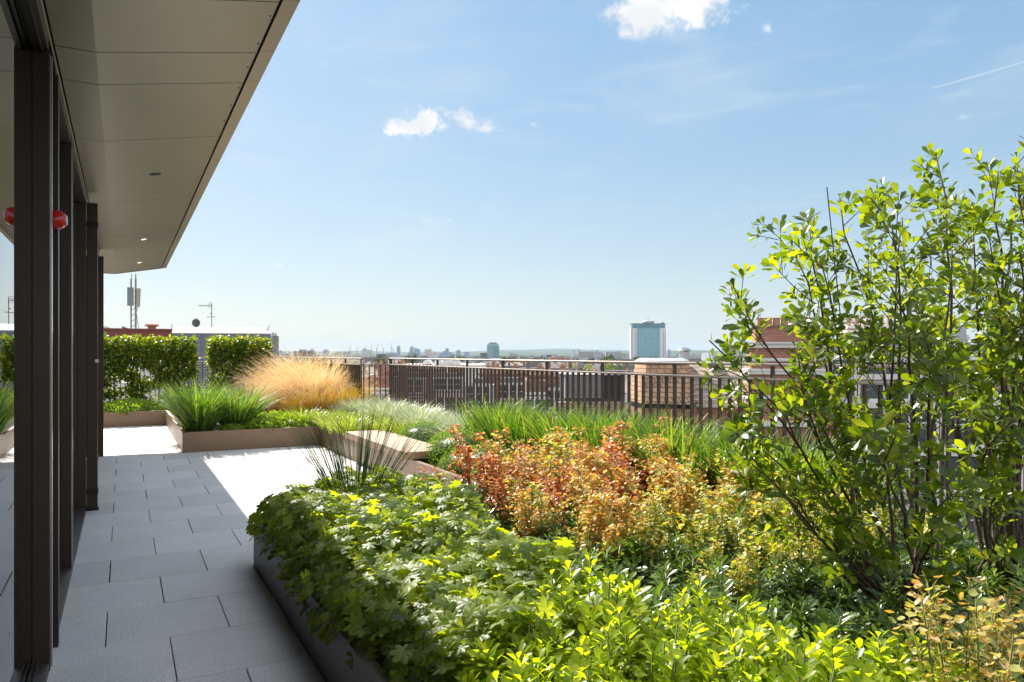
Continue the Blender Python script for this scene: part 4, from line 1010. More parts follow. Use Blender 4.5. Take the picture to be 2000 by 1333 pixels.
# the tiled turret roof, the long weathered roof and the brick gable with tall stacks across the street (right)
def corner_mansion():
    zc = 30.0; c = P(1222, zc, 0); T = thing('corner_mansion', 'brick mansion block with tan tiled turret roof, long weathered roof and tall chimney', 'building', (c.x, c.y, GZ), FACE - .199)
    u = zc / FPX; X = lambda px: (px - 1222) * u * .965; Z = lambda py: CAMH - (py - HY) * u - GZ
    # turret: splayed faces
    zb, zt = Z(789), Z(712)
    bot = [(X(1222), 2.2), (X(1257), .2), (X(1352), .0), (X(1372), 2.6), (X(1372), 6), (X(1222), 6)]
    top = [(X(1237), 2.6), (X(1262), .95), (X(1342), .8), (X(1352), 2.9), (X(1352), 5.5), (X(1237), 5.5)]
    n = 6; ff = [(i, (i + 1) % n, (i + 1) % n + n, i + n) for i in range(n)]
    r = MB().poly([(x, y, zb) for x, y in bot] + [(x, y, zt) for x, y in top], ff + [tuple(range(n, 2 * n))]); r.build('turret_roof', M['tile'], T)
    cap = [((x - X(1295)) * 1.02 + X(1295), (y - 3.2) * 1.03 + 3.2) for x, y in top]
    ct = [((x - X(1295)) * .86 + X(1295), (y - 3.2) * .86 + 3.2) for x, y in top]
    MB().poly([(x, y, zt + .002) for x, y in cap] + [(x, y, zt + .13) for x, y in cap] + [(x, y, Z(701)) for x, y in ct],
              ff + [tuple(a + n for a in f) for f in ff] + [tuple(range(2 * n, 3 * n)), tuple(range(n - 1, -1, -1))]).build('lead_cap', M['lead'], T)
    g = [((x - X(1295)) * 1.015 + X(1295), (y - 3.2) * 1.02 + 3.2) for x, y in bot]
    MB().poly([(x, y, zb - .16) for x, y in g] + [(x, y, zb - .002) for x, y in g], ff + [tuple(range(n, 2 * n)), tuple(range(n - 1, -1, -1))]).build('gutter', M['bronze_dark'], T)
    MB().poly([(x, y, 0) for x, y in bot] + [(x, y, zb - .161) for x, y in bot], ff + [tuple(range(n, 2 * n))]).build('turret_wall', M['brick'], T)
    # long roof to the right
    x0, x1 = X(1352.5), X(1640); ye, yr = 1.6, 6.2; zr, ze = Z(703.5), Z(800)
    MB().prism([(0, 0)], 0, 0) if False else None
    MB().poly([(x0, ye, ze), (x1, ye, ze), (x1, yr, zr), (x0, yr, zr), (x0, yr, ze), (x1, yr, ze)], [(0, 1, 2, 3), (0, 3, 4), (1, 5, 2), (0, 4, 5, 1), (3, 2, 5, 4)]).build('long_roof', M['tilegrey'], T)
    MB().box(x0, x1, yr - .12, yr + .3, zr - .02, zr + .12).build('ridge', M['lead'], T)
    MB().box(x0, x1, ye + .12, yr, 0, ze - .01).build('wall', M['brick'], T)
    for k in range(3):
        MB().box(x0 + .1, X(1470), ye - .05 - .18 * k, ye - .01 - .18 * k, ze + .55 - .22 * k, ze + .60 - .22 * k).build('pipe', M['roofwhite'], T)
    v = P(0, 0, 0); vt = MB().lathe((X(1345), 5.0, Z(703)), [(.24, 0), (.24, .35), (.17, .36), (.17, .37)], 14).lathe((X(1345), 5.0, Z(696) + .10), [(.23, 0), (.23, .02), (.20, .22), (.21, .23)], 14)
    vt.build('vent_flue', M['lead'], T, smooth=False)
    MB().lathe((X(1345), 5.0, Z(685.5)), [(.30, 0), (.34, .04), (.2, .14), (.05, .17)], 16).box(X(1345) - .16, X(1345) - .14, 5, 5.02, Z(693), Z(685.4)).box(X(1345) + .14, X(1345) + .16, 5, 5.02, Z(693), Z(685.4)).build('vent_cowl', M['chrome'], T)
    MB().poly([(X(1385), 4.2, Z(712)), (X(1414), 4.2, Z(712)), (X(1404), 5.0, Z(689)), (X(1386), 5.0, Z(689)), (X(1385), 5.9, Z(702)), (X(1414), 5.9, Z(702))],
              [(0, 1, 2, 3), (3, 2, 5, 4), (0, 3, 4), (1, 5, 2), (0, 4, 5, 1)]).build('roof_light', M['lead'], T)
    # brick gable pier with white mouldings
    gx0, gx1 = X(1468), X(1600); y0 = .55
    MB().box(gx0, gx1, y0, y0 + 1.6, Z(1000), Z(676)).build('gable_pier', M['brick'], T)
    s = MB()
    for py, ov, hh in ((669, .19, .07), (672.5, .12, .16), (700, .12, .10), (704, .06, .06), (720, .15, .09), (724, .10, .14), (771, .14, .14), (820, .2, .2)):
        s.box(gx0 - ov, gx1 + ov, y0 - ov, y0 + 1.6 + ov * .5, Z(py) - hh, Z(py))
    s.build('white_moulding', M['stucco'], T)
    sc = []; 
    for i in range(13):
        a = math.pi * i / 12; sc.append((gx0 - .12 + .28 * math.cos(a) - .0, Z(742) + .34 * math.sin(a)))
    MB().prism(sc, y0 + .2, y0 + .5).build('scroll', M['stucco'], T)
    ch = MB().box(X(1478), X(1600), y0 + .2, y0 + 1.4, Z(675.9), Z(637)).build('chimney', M['brick'], T)
    MB().box(X(1477), X(1601), y0 + .14, y0 + 1.46, Z(639.5), Z(636.9)).build('cornice', M['brickdark'], ch)
    pm = MB()
    for i in range(7): pm.lathe((X(1491 + i * 15.5), y0 + .8, Z(636.8)), [(.15, 0), (.135, .25), (.155, .33), (.12, .34)], 10)
    pm.build('chimney_pots', M['terracotta'], ch)
corner_mansion()
def side_mansion():
    zc = 33.0; c = P(1600, zc, 0); T = thing('street_mansion', 'red brick mansion block with white sash windows seen through the bush', 'building', (c.x, c.y, GZ), FACE - .12)
    u = zc / FPX; X = lambda px: (px - 1600) * u; Z = lambda py: CAMH - (py - HY) * u - GZ
    MB().box(X(1600), X(2300), 0, 9, 0, Z(735)).build('wall', M['brick'], T)
    MB().frustum((X(1602), X(2300), .1, 9), Z(734.9), (X(1640), X(2260), 2.0, 8), Z(672)).build('roof', M['slate'], T)
    b = MB()
    for py in (735, 790, 880, 985, 1090): b.box(X(1600) - .1, X(2300), -.22, -.002, Z(py) - .14, Z(py) + .10)
    b.build('stone_band', M['stucco'], T)
    for row, py in enumerate((786, 868, 955, 1050)):
        for k in range(9): window(T, 'wide' if k % 2 else 'tall', X(1645 + k * 75), -.004, Z(py))
    for k in range(4):
        d = MB().box(X(1680 + k * 130) - 1, X(1680 + k * 130) + 1, .3, 3, Z(728), Z(692)).build('dormer', M['lead'], T); w_ = window(T, 'small', X(1680 + k * 130), .299, Z(726)); w_.parent = d
    stack(T, X(1745), 3.5, Z(690), 2.3, 1.2, 1.25, 6); stack(T, X(1900), 4.5, Z(690), 2.3, 1.2, .8, 6)
    MB().box(X(1840), X(1930), 3, 5.5, Z(700), Z(632)).build('plant_box', M['lead'], T)
side_mansion()
# plant enclosure with louvres
def louvre_house():
    zc = 46.0; c = P(1162, zc, 0); T = thing('louvred_plant_room', 'grey louvred plant enclosure left of the tan tiled turret', 'plant enclosure', (c.x, c.y, GZ), FACE)
    u = zc / FPX; Z = lambda py: CAMH - (py - HY) * u - GZ; w = 118 * u
    MB().box(-w / 2, w / 2, .12, 5, Z(800), Z(733)).build('housing', M['steeldark'], T)
    l = MB()
    for i in range(17):
        z = Z(776 - i * 2.6); l.poly([(-w / 2 - .02, 0, z - .05), (w * .12, 0, z - .05), (w * .12, .118, z), (-w / 2 - .02, .118, z), (-w / 2 - .02, 0, z - .03), (w * .12, 0, z - .03), (w * .12, .118, z + .02), (-w / 2 - .02, .118, z + .02)],
                                      [(0, 1, 2, 3), (7, 6, 5, 4), (0, 4, 5, 1), (1, 5, 6, 2), (3, 2, 6, 7), (0, 3, 7, 4)])
    l.build('louvre_panel', M['lead'], T)
    l = MB()
    for i in range(17):
        z = Z(776 - i * 2.6); l.box(w * .13, w / 2, .02, .118, z - .03, z - .01)
    l.build('louvre_panel', M['steeldark'], T)
    MB().box(-w / 2 - .1, w / 2 + .1, -.05, 5.1, Z(732.9), Z(731)).build('roof_edge', M['roofwhite'], T)
    MB().box(-w / 2 - .6, w / 2, -.6, .1, 0, Z(785)).build('lower_wall', M['tilegrey'], T)
louvre_house()
# left: red-brown roof, grey clad lift house, mast, aerial, dish
def left_roofs():
    zc = 46.0; u = zc / FPX; Z = lambda py: CAMH - (py - HY) * u - GZ
    c = P(246, zc + 3, 0); T = thing('red_roofed_block', 'red brown flat topped roof block behind the wide hedge', 'building', (c.x, c.y, GZ), FACE + .42); X = lambda px: (px - 246) * u * (zc + 3) / zc
    Z = lambda py: CAMH - (py - HY) * u * 50.5 / 46 - GZ
    MB().box(X(40), X(342), 0, 8, 0, Z(690)).build('wall', M['brickdark'], T)
    MB().box(X(38), X(343), -.25, 8, Z(689.9), Z(646.5)).build('upper_storey', M['redroof'], T)
    MB().box(X(36), X(344), -.35, 8.1, Z(646.4), Z(643.5)).build('coping', M['redroof'], T)
    MB().box(X(150), X(212), 0, 3, Z(643.4), Z(640)).build('plinth', M['stucco'], T)
    MB().lathe((X(290), 1.5, Z(643.4)), [(.26, 0), (.26, .18), (.48, .24), (.40, .36), (.15, .42)], 16).build('mushroom_vent', M['terracotta'], T)
    MB().tube([(X(327), 1, Z(643)), (X(327), 1, Z(632))], .02, 5).build('vent_pipe', M['steeldark'], T)
    MB().poly([(X(237), 1, Z(643.4)), (X(252), 1, Z(643.4)), (X(237), 1, Z(638)), (X(237), 2, Z(643.4)), (X(252), 2, Z(643.4)), (X(237), 2, Z(638))], [(0, 1, 2), (5, 4, 3), (0, 2, 5, 3), (1, 4, 5, 2)]).build('roof_hood', M['cladding'], T)
    Z = lambda py: CAMH - (py - HY) * u - GZ
    c = P(435, zc, 0); T = thing('clad_lift_house', 'grey panelled rooftop house with a pale sloping top behind the hedges', 'building', (c.x, c.y, GZ), FACE + .374); X = lambda px: (px - 435) * u * .97
    k = [343, 396, 462, 511, 527.5]
    MB().box(X(343.5), X(527), .06, 6, 0, Z(655)).build('core', M['cladding'], T)
    for a, b in zip(k, k[1:]): MB().box(X(a) + .012, X(b) - .012, 0, .055, Z(745), Z(651.5)).build('clad_panel', M['cladding'], T)
    MB().box(X(342), X(529), -.05, 6.05, Z(652.5) + .001, Z(650)).build('roof_edge', M['roofwhite'], T)
    MB().frustum((X(342.2), X(528.5), -.03, 6), Z(649.9), (X(342.8), X(512), 1.8, 5), Z(638)).build('roof', M['roofwhite'], T)
    l = MB()
    for i in range(24): l.box(X(378), X(470), -.09, -.002, Z(765 - i * 3.2), Z(764 - i * 3.2))
    l.build('louvres', M['lead'], T)
    MB().box(X(200), X(343), 1.5, 6, 0, Z(705)).build('lower_roof', M['stucco'], T)
    # mast
    zc = 47.5; u = zc / FPX; c = P(261, zc, 0); b = P(261, zc, py=643.3); T = thing('phone_mast', 'mobile phone mast with two panel antennas and whip aerials', 'mast', tuple(b), FACE); X = lambda px: (px - 261) * u; Z = lambda py: (643.3 - py) * u
    t = MB().tube([(X(256), 0, 0), (X(256), 0, Z(545))], .05, 8).tube([(X(263.5), .1, 0), (X(263.5), .1, Z(545))], .06, 8)
    for i in range(7): z = Z(640 - i * 11); t.tube([(X(256), 0, z), (X(263.5), .1, z + .2)], .02, 4).tube([(X(263.5), .1, z + .2), (X(267 - i * .4), .1, z + .35)], .02, 4)
    t.tube([(X(268), .2, 0), (X(263), .1, Z(600))], .02, 4).build('lattice_poles', M['antenna'], T)
    o = MB().box(X(250), X(261), -.18, -.06, Z(598), Z(562)); o.rot('Z', .3, (X(255), 0, 0)); o.build('panel_antenna', M['antenna'], T)
    o = MB().box(X(268), X(272), -.1, .16, Z(600), Z(563.5)); o.rot('Y', .05, (X(270), 0, Z(580))); o.build('panel_antenna', M['fascia'], T)
    MB().tube([(X(257), 0, Z(562)), (X(257), 0, Z(535))], .022, 5).build('whip_aerial', M['antenna'], T)
    MB().tube([(X(263.5), .1, Z(562)), (X(263.5), .1, Z(534.5))], .035, 5).build('whip_aerial', M['antenna'], T)
    MB().tube([(X(264), .1, Z(572)), (X(268), .1, Z(570))], .02, 5).tube([(X(264), .1, Z(590)), (X(270), .1, Z(592)), (X(266), .1, Z(606))], .018, 5).build('cables', M['steeldark'], T)
    # tv aerial and dish on the pale roof
    zc = 47.5; u = zc / FPX; b = P(413.5, zc, py=638.6); T = thing('tv_aerial', 'comb shaped television aerial on the pale sloping roof', 'aerial', tuple(b), FACE); X = lambda px: (px - 413.5) * u; Z = lambda py: (638.6 - py) * u
    MB().tube([(0, 0, -.15), (0, 0, Z(592.5))], .022, 6).build('pole', M['steeldark'], T)
    y = MB().tube([(X(388), 0, Z(597.5)), (X(413.5), 0, Z(597.5))], .014, 4)
    for i in range(9): x = X(389 + i * 2.3); y.tube([(x, -.04, Z(599)), (x, .04, Z(596))], .012, 4)
    for i in range(4): y.tube([(X(406), 0, Z(592 + i * 3)), (X(413), 0, Z(591.3 + i * 3.4))], .012, 4)
    y.build('boom', M['steeldark'], T)
    MB().tube([(X(404), 0, Z(620)), (X(419), .1, Z(618.5))], .02, 5).tube([(X(410), 0, Z(613)), (X(413.5), 0, Z(612))], .025, 5).build('cross_aerial', M['steeldark'], T)
    b = P(382.5, zc, py=639.3); T = thing('satellite_dish', 'round dark satellite dish seen from behind on the pale roof', 'satellite dish', tuple(b), FACE)
    d = MB().lathe((0, 0, 0), [(.27, -.03), (.26, .0), (.15, .05), (.04, .07)], 24); d.rot('X', math.pi / 2); d.v = [(x, y_, z + .27) for x, y_, z in d.v]; d.build('reflector', M['steeldark'], T, smooth=False)
    MB().tube([(.02, .06, -.1), (.02, .06, .60)], .03, 6).build('bracket', M['antenna'], T)
left_roofs()

# brick and stucco street fronts seen between the balusters
block('red brick block with a grey hatch and white windows beside the railing return', 690, 768, 62, 716, 9, 'brick', 'flat', 3, 3, stacks=1)
block('brown brick terrace with many chimney pots on its roof', 772, 830, 78, 713, 10, 'brickdark', 'mansard', 4, 4, stacks=2)
block('pale stucco street front with dark dormers behind the railing', 828, 905, 92, 716, 10, 'stucco', 'mansard', 4, 6, stacks=2)
block('red brick mansion front with broad bays and white bands', 905, 962, 66, 721, 9, 'brick', 'mansard', 4, 4, kinds=('wide', 'tall'), stacks=1)
block('deep red brick front with slate mansard between pale neighbours', 960, 1030, 74, 722, 9, 'brick', 'mansard', 4, 5, kinds=('tall', 'wide'), stacks=2)
block('dark brick house end with tall stacks', 1028, 1066, 58, 722, 9, 'brickdark', 'flat', 3, 2, stacks=1)
block('brown brick rear wall with white sills left of the louvred enclosure', 1062, 1108, 60, 726, 9, 'brickdark', 'mansard', 3, 3, stacks=1)
block('long brick terrace behind the golden grass', 540, 695, 85, 711, 10, 'brick', 'mansard', 3, 9, stacks=3)
block('red brick house seen below the right end of the railing', 1395, 1480, 52, 735, 9, 'brick', 'flat', 3, 3, stacks=0)
# three barrel-vaulted white roofs
for i, px in enumerate((834, 856, 873, 889)):
    zc = 118.; c = P(px, zc, py=712.5); h = .9 if i else .75
    T = MB(); T.prism([(-.75 + .75 * 0, 0)] + [(-.75 * math.cos(math.pi * k / 8), h * math.sin(math.pi * k / 8)) for k in range(1, 8)] + [(.75, 0)], 0, 2.5)
    T.rot('Z', math.pi / 2 * 0); o = T.build('barrel_rooflight', M['roofwhite']); o.location = c; o.rotation_euler = (0, 0, FACE)
    tag(o, ['small white barrel rooflight beside the pale chimney', 'white barrel rooflight next to the smallest one', 'white barrel rooflight second from the pale roofs', 'white barrel rooflight nearest the brick mansard fronts'][i], 'rooflight', 'white barrel rooflights above the rooftops')
    o.scale = (1.0, 1, 1)
MB_ = MB().box(-7, 7, -2, 12, 0, 10); o = MB_.build('rooflight_block', M['stucco']); c = P(860, 119, 0); o.location = (c.x, c.y, tops(712.6, 119) - 10.0); o.rotation_euler = (0, 0, FACE)
o.location.z = tops(712.6, 119) - 10.003; tag(o, 'pale flat roofed block carrying the white barrel rooflights', 'building')

# ---- middle distance: terraces and blocks as copied individuals
FM = {'white': facademat('white_terrace', (.80, .76, .70), (.07, .08, .10), 2.6, 3.2, .30), 'brick': facademat('brick_terrace', (.44, .20, .13), (.62, .58, .52), 2.8, 3.3, .32),
      'brown': facademat('brown_terrace', (.22, .17, .13), (.12, .12, .13), 2.8, 3.2, .30), 'grey': facademat('grey_block', (.54, .53, .52), (.16, .19, .23), 3.2, 3.3, .22),
      'cream': facademat('cream_block', (.72, .64, .55), (.14, .15, .17), 3.0, 3.0, .28), 'blue': facademat('bluish_block', (.42, .50, .58), (.16, .22, .30), 3.4, 3.4, .18)}
def terrace_mesh(kind, w, d, h, style):
    T = thing('terrace', 'x', 'building')
    MB().box(-w / 2, w / 2, 0, d, 0, h).build('wall', FM[kind], T)
    if style == 'mansard': MB().frustum((-w / 2 + .1, w / 2 - .1, .2, d - .1), h, (-w / 2 + 1, w / 2 - 1, 2, d - 2), h + 2.4).build('roof', M['slate'], T)
    elif style == 'pitched': MB().poly([(-w / 2, 0, h), (w / 2, 0, h), (w / 2, d, h), (-w / 2, d, h), (-w / 2, d / 2, h + 3), (w / 2, d / 2, h + 3)], [(0, 1, 5, 4), (2, 3, 4, 5), (0, 4, 3), (1, 2, 5), (3, 2, 1, 0)]).build('roof', M['tilegrey'], T)
    else: MB().box(-w / 2 + .3, w / 2 - .3, .3, d - .3, h + .001, h + .5).box(-w * .1, w * .15, d * .3, d * .6, h + .5, h + 2.6).build('roof', M['lead'], T)
    if style != 'flat':
        c = MB(); n = max(2, int(w / 7)); pm = MB()
        for i in range(n):
            x = -w / 2 + w * (i + .5) / n; c.box(x - .4, x + .4, d * .43, d * .57, h + .1, h + 4.2)
            for j in range(4): pm.box(x - .12, x + .12, d * (.438 + .03 * j), d * (.438 + .03 * j) + .22, h + 4.201, h + 4.75)
        c.build('chimney', M['brickdark'], T); pm.build('chimney_pots', M['terracotta'], T)
    return T
protos = [(terrace_mesh('white', 26, 11, 15, 'mansard'), 'pale stucco terrace with a slate mansard'), (terrace_mesh('brick', 22, 11, 14, 'pitched'), 'red brick terrace with a pitched roof'),
          (terrace_mesh('brown', 30, 12, 15, 'mansard'), 'brown brick terrace with a slate mansard'), (terrace_mesh('grey', 24, 16, 17, 'flat'), 'grey flat roofed block'), (terrace_mesh('cream', 18, 14, 18, 'flat'), 'cream flat roofed block'),
          (terrace_mesh('white', 14, 10, 17, 'pitched'), 'narrow white house row with a pitched roof')]
first = set(); nb = 0
ZONES = [(115, 150, 10, 'just past the near street fronts'), (160, 230, 16, 'in the first belt of rooftops'), (250, 380, 24, 'in the middle belt of rooftops'), (420, 650, 34, 'in the far belt of rooftops'), (700, 1150, 40, 'near the skyline'), (1250, 2200, 46, 'in the haze below the hills')]
for z0, z1, n, where in ZONES:
    for i in range(n):
        zc = z0 + (z1 - z0) * rnd.random(); px = 480 + (1640 - 480) * (i + rnd.random()) / n
        k = rnd.choice([0, 0, 1, 2, 2, 5]) if z1 < 400 else rnd.choice([0, 1, 2, 3, 4, 5, 3])
        c = P(px, zc, 0); py = rnd.uniform(706, 713) if zc < 250 else (rnd.uniform(702, 707) if zc < 700 else rnd.uniform(697.5, 701))
        if px > 1250 and zc < 300: py += 4
        if 1085 < px < 1235 and zc < 320: py = 722
        zt = tops(py, zc); H = {0: 19.7, 1: 18.7, 2: 19.7, 3: 19.6, 4: 20.6, 5: 21.7}[k]
        T0, lb = protos[k]; s_ = (1, 1, (zt - GZ) / H)
        nm = {'white': 1}
        if k not in first: first.add(k); T0.location = (c.x, c.y, GZ); T0.rotation_euler = (0, 0, FACE + rnd.uniform(-.5, .5)); T0.scale = s_; T = T0
        else: T = dup(T0, (c.x, c.y, GZ), FACE + rnd.uniform(-.5, .5), s_)
        T['label'] = lb + ' ' + where; T['group'] = 'terraces and blocks ' + where
        nb += 1
# ---- trees of the middle distance
def tree_proto(m, R, H, n, lump):
    T = thing('tree', 'x', 'tree'); s = NP()
    cs = [(rnd.gauss(0, R * .45), rnd.gauss(0, R * .45), H * rnd.uniform(.45, .82), R * rnd.uniform(.35, .6)) for _ in range(lump)]
    cs.append((0, 0, H * .62, R * .7))
    for cx, cy, cz, cr in cs:
        k = n // len(cs); d = sph(k); p = d * (cr * (1 - .25 * nr.random(k)))[:, None] * np.array([1, 1, .78]) + np.array([cx, cy, cz])
        s.scat(*LEAF_S, frames(sph(k), d + .5 * sph(k), .9 * nr.uniform(.6, 1.3, k) * R / 6), p)
    s.build('crown', m, T)
    MB().tube([(0, 0, 0), (.2, .1, H * .4), (0, 0, H * .7)], [.45, .35, .12], 7).build('trunk', M['bark'], T); return T
tp = [(tree_proto(M['treeleaf'], 6, 16, 1500, 9), 'round green tree'), (tree_proto(M['treeleaf_dark'], 7, 17, 1500, 9), 'dark dense tree'), (tree_proto(M['treeleaf_bright'], 6, 15, 1500, 9), 'bright yellow green tree')]
tf_ = set()
def tree(k, px, zc, py, wpx, label, group=None):
    c = P(px, zc, 0); H = tops(py, zc) - GZ; R = wpx / FPX * zc / 2
    T0, lb = tp[k]; s_ = (R / 8.2, R / 8.2, H / ({0: 16, 1: 17, 2: 15}[k] * 1.0))
    if k not in tf_: tf_.add(k); T0.location = (c.x, c.y, GZ); T0.scale = s_; T = T0
    else: T = dup(T0, (c.x, c.y, GZ), rnd.uniform(0, 6), s_)
    T['label'] = label or lb; 
    if group: T['group'] = group
for k, px, zc, py, w, lb in [(1, 795, 620, 688.5, 34, 'wide dark tree crown on the skyline beside the slim tower'), (1, 749, 560, 692, 30, 'dark tree crown left of the slim tower'), (1, 1183, 640, 690, 34, 'dark tree crown in front of the pale slab offices'),
                             (1, 987, 900, 692.5, 26, 'dark tree beside the green glass block'), (0, 1250, 420, 688, 46, 'large green tree at the foot of the tall tower'), (0, 1275, 440, 691, 40, 'green tree against the glass of the tall tower'), (2, 1190, 300, 698, 44, 'bright green tree in front of the dark one'),
                             (2, 1150, 290, 705, 46, 'bright tree row crown left of the tiled turret'), (2, 1120, 300, 706, 40, 'bright tree above the louvred enclosure'), (0, 1212, 280, 703, 36, 'green tree touching the tiled turret'), (2, 1098, 320, 707, 30, 'small bright tree at the end of the tree row'),
                             (0, 1330, 500, 695, 20, 'small tree beside the roof vent cowl'), (0, 1386, 520, 694, 16, 'small tree beside the tilted roof light'), (0, 560, 330, 696, 60, 'green tree crown right of the grey lift house'), (0, 600, 350, 694, 50, 'green tree above the golden grass'),
                             (0, 640, 420, 695, 44, 'green tree beside the domed pale roof'), (0, 672, 380, 700, 40, 'green tree above the feather grass tips'), (2, 680, 240, 706, 18, 'small bright tree above the railing corner'), (0, 1030, 900, 696, 24, 'small dark green tree on the skyline middle'), (0, 900, 210, 716, 40, 'street tree seen between the balusters'), (0, 866, 100, 757, 36, 'green street tree low behind the balusters')]:
    tree(k, px, zc, py, w, lb)
for i in range(64):
    zc = rnd.uniform(260, 1700); px = 490 + 1050 * (i + rnd.random()) / 64; k = rnd.choice([0, 0, 1, 1, 2]) if zc < 600 else rnd.choice([0, 1, 1])
    tree(k, px, zc, rnd.uniform(700, 705) if zc < 600 else rnd.uniform(695, 698), rnd.uniform(12, 30), tp[k][1] + ' among the rooftops ' + ('of the middle distance' if zc < 600 else 'below the skyline'), 'trees scattered among the rooftops')
# ---- skyline landmarks
def slab(label, px0, px1, py0, zc, kind='grey', d=20, rz=0.0, top=None, name='tower_block', steps=None):
    u = zc / FPX; w = (px1 - px0) * u; c = P((px0 + px1) / 2, zc, 0); T = thing(name, label, 'building', (c.x, c.y, GZ), FACE + rz); h = tops(py0, zc) - GZ
    MB().box(-w / 2, w / 2, 0, d, 0, h).build('body', FM[kind], T)
    MB().box(-w * .25, w * .2, d * .3, d * .6, h + .01, h + (top or 3.5)).build('plant_room', M['lead'], T)
    for a, b, py in (steps or []):
        MB().box((a - (px0 + px1) / 2) * u, (b - (px0 + px1) / 2) * u, -1.5, d * .8, 0, tops(py, zc) - GZ).build('wing', FM[kind], T)
    return T
slab('pair of brownish tower blocks left of the cranes', 707, 716, 682.5, 3000, 'cream', steps=[(716.2, 726, 684)])
slab('slim blue grey tower standing alone on the skyline', 775, 781, 677, 3400, 'blue')
slab('small pointed blue tower left of the twin block', 801, 807, 677.5, 3800, 'blue', steps=[(800, 803, 682)])
slab('blue grey twin block right of the pointed tower', 808.5, 814, 681, 3600, 'blue', steps=[(814.3, 820, 682)])
slab('pale tower block beside its twin near the dark tree', 829, 835, 683.5, 3200, 'cream'); slab('pale twin tower block with a flat top', 836, 842.5, 683, 3200, 'cream')
slab('low pale ribbed block in front of the twins', 841.5, 854, 690, 1800, 'white')
slab('stepped blue grey hospital like block on the skyline', 870, 876, 681.5, 3300, 'blue', steps=[(865, 870, 686), (876.2, 881.5, 688), (858, 865, 690)])
slab('small square blue block right of the stepped one', 891, 899, 685, 3300, 'blue')
slab('low blue building beside the green glass block', 907, 916, 688.5, 3000, 'blue')
slab('low pale slab offices with many windows', 1157, 1177, 688, 1500, 'grey', steps=[(1177.2, 1184, 690)]); slab('pale slab offices beside the dark tree crown', 1196, 1221, 690, 1450, 'grey', steps=[(1183, 1206, 687.5)])
slab('tiny grey tower on the ridge', 1119, 1124, 684, 5000, 'grey'); slab('tiny pale tower beside the ridge one', 1127.5, 1132, 682.5, 5000, 'grey'); slab('thin blue tower just right of the tall office tower', 1303.5, 1309.5, 684, 3000, 'blue')
slab('pale concrete block with a stepped roof left of the brick chimney', 1424, 1444.5, 680, 1500, 'cream', steps=[(1414, 1424, 693), (1444.7, 1468, 694)], top=3)
slab('low brick block with pale top under the horizon', 574, 606, 686.5, 1500, 'brown', steps=[(590, 614, 691)]); slab('small grey sloping block beside the low brick one', 602, 612, 685, 1700, 'grey'); slab('small round topped blue block', 631, 639.5, 684.5, 2400, 'blue'); slab('tiny blue pyramid like block on the left skyline', 543, 550, 686, 2800, 'blue')
slab('pale domed low roofs beyond the golden grass', 645, 697, 692.5, 900, 'cream', steps=[(655, 672, 688.5)]); slab('grey striped tower slab behind the lift house', 527, 533, 655.5, 900, 'blue', 14); slab('brown grey tower slab touching the striped one', 533.3, 537.5, 656.5, 900, 'brown', 14)
slab('long dark low block beyond the railing post', 992, 1008, 696.5, 700, 'brown'); slab('blue glass low block on the far side of the railing', 1061.5, 1069, 696.3, 1200, 'blue'); slab('red brown low block with roof plant', 1074, 1094, 697.5, 900, 'brick', steps=[(1094, 1112, 698.5)])
def domed(px, py, w): pass
# the green glass office block
def glass_block():
    zc = 1400.; u = zc / FPX; c = P(963, zc, 0); T = thing('glass_office_block', 'green glass office block with a chamfered dark top', 'building', (c.x, c.y, GZ), FACE); X = lambda p: (p - 963) * u; Z = lambda py: tops(py, zc) - GZ
    g = facademat('green_glazing', (.24, .36, .36), (.16, .36, .38), 4.2, 4.0, .06, .3)
    g2 = facademat('green_glazing_lit', (.32, .40, .40), (.24, .38, .40), 4.2, 4.0, .06, .3)  # paler copy of the green glazing, the lit wing's light put into its colour
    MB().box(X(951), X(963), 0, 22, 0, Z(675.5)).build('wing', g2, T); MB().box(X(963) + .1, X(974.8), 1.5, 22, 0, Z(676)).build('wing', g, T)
    MB().frustum((X(951), X(974.8), .2, 22), Z(675.4), (X(954), X(972), 3, 18), Z(671)).build('upper_storey', g, T)
    MB().box(X(956.5), X(969.5), 5, 15, Z(670.9), Z(669.4)).build('plant_room', M['steeldark'], T)
glass_block()
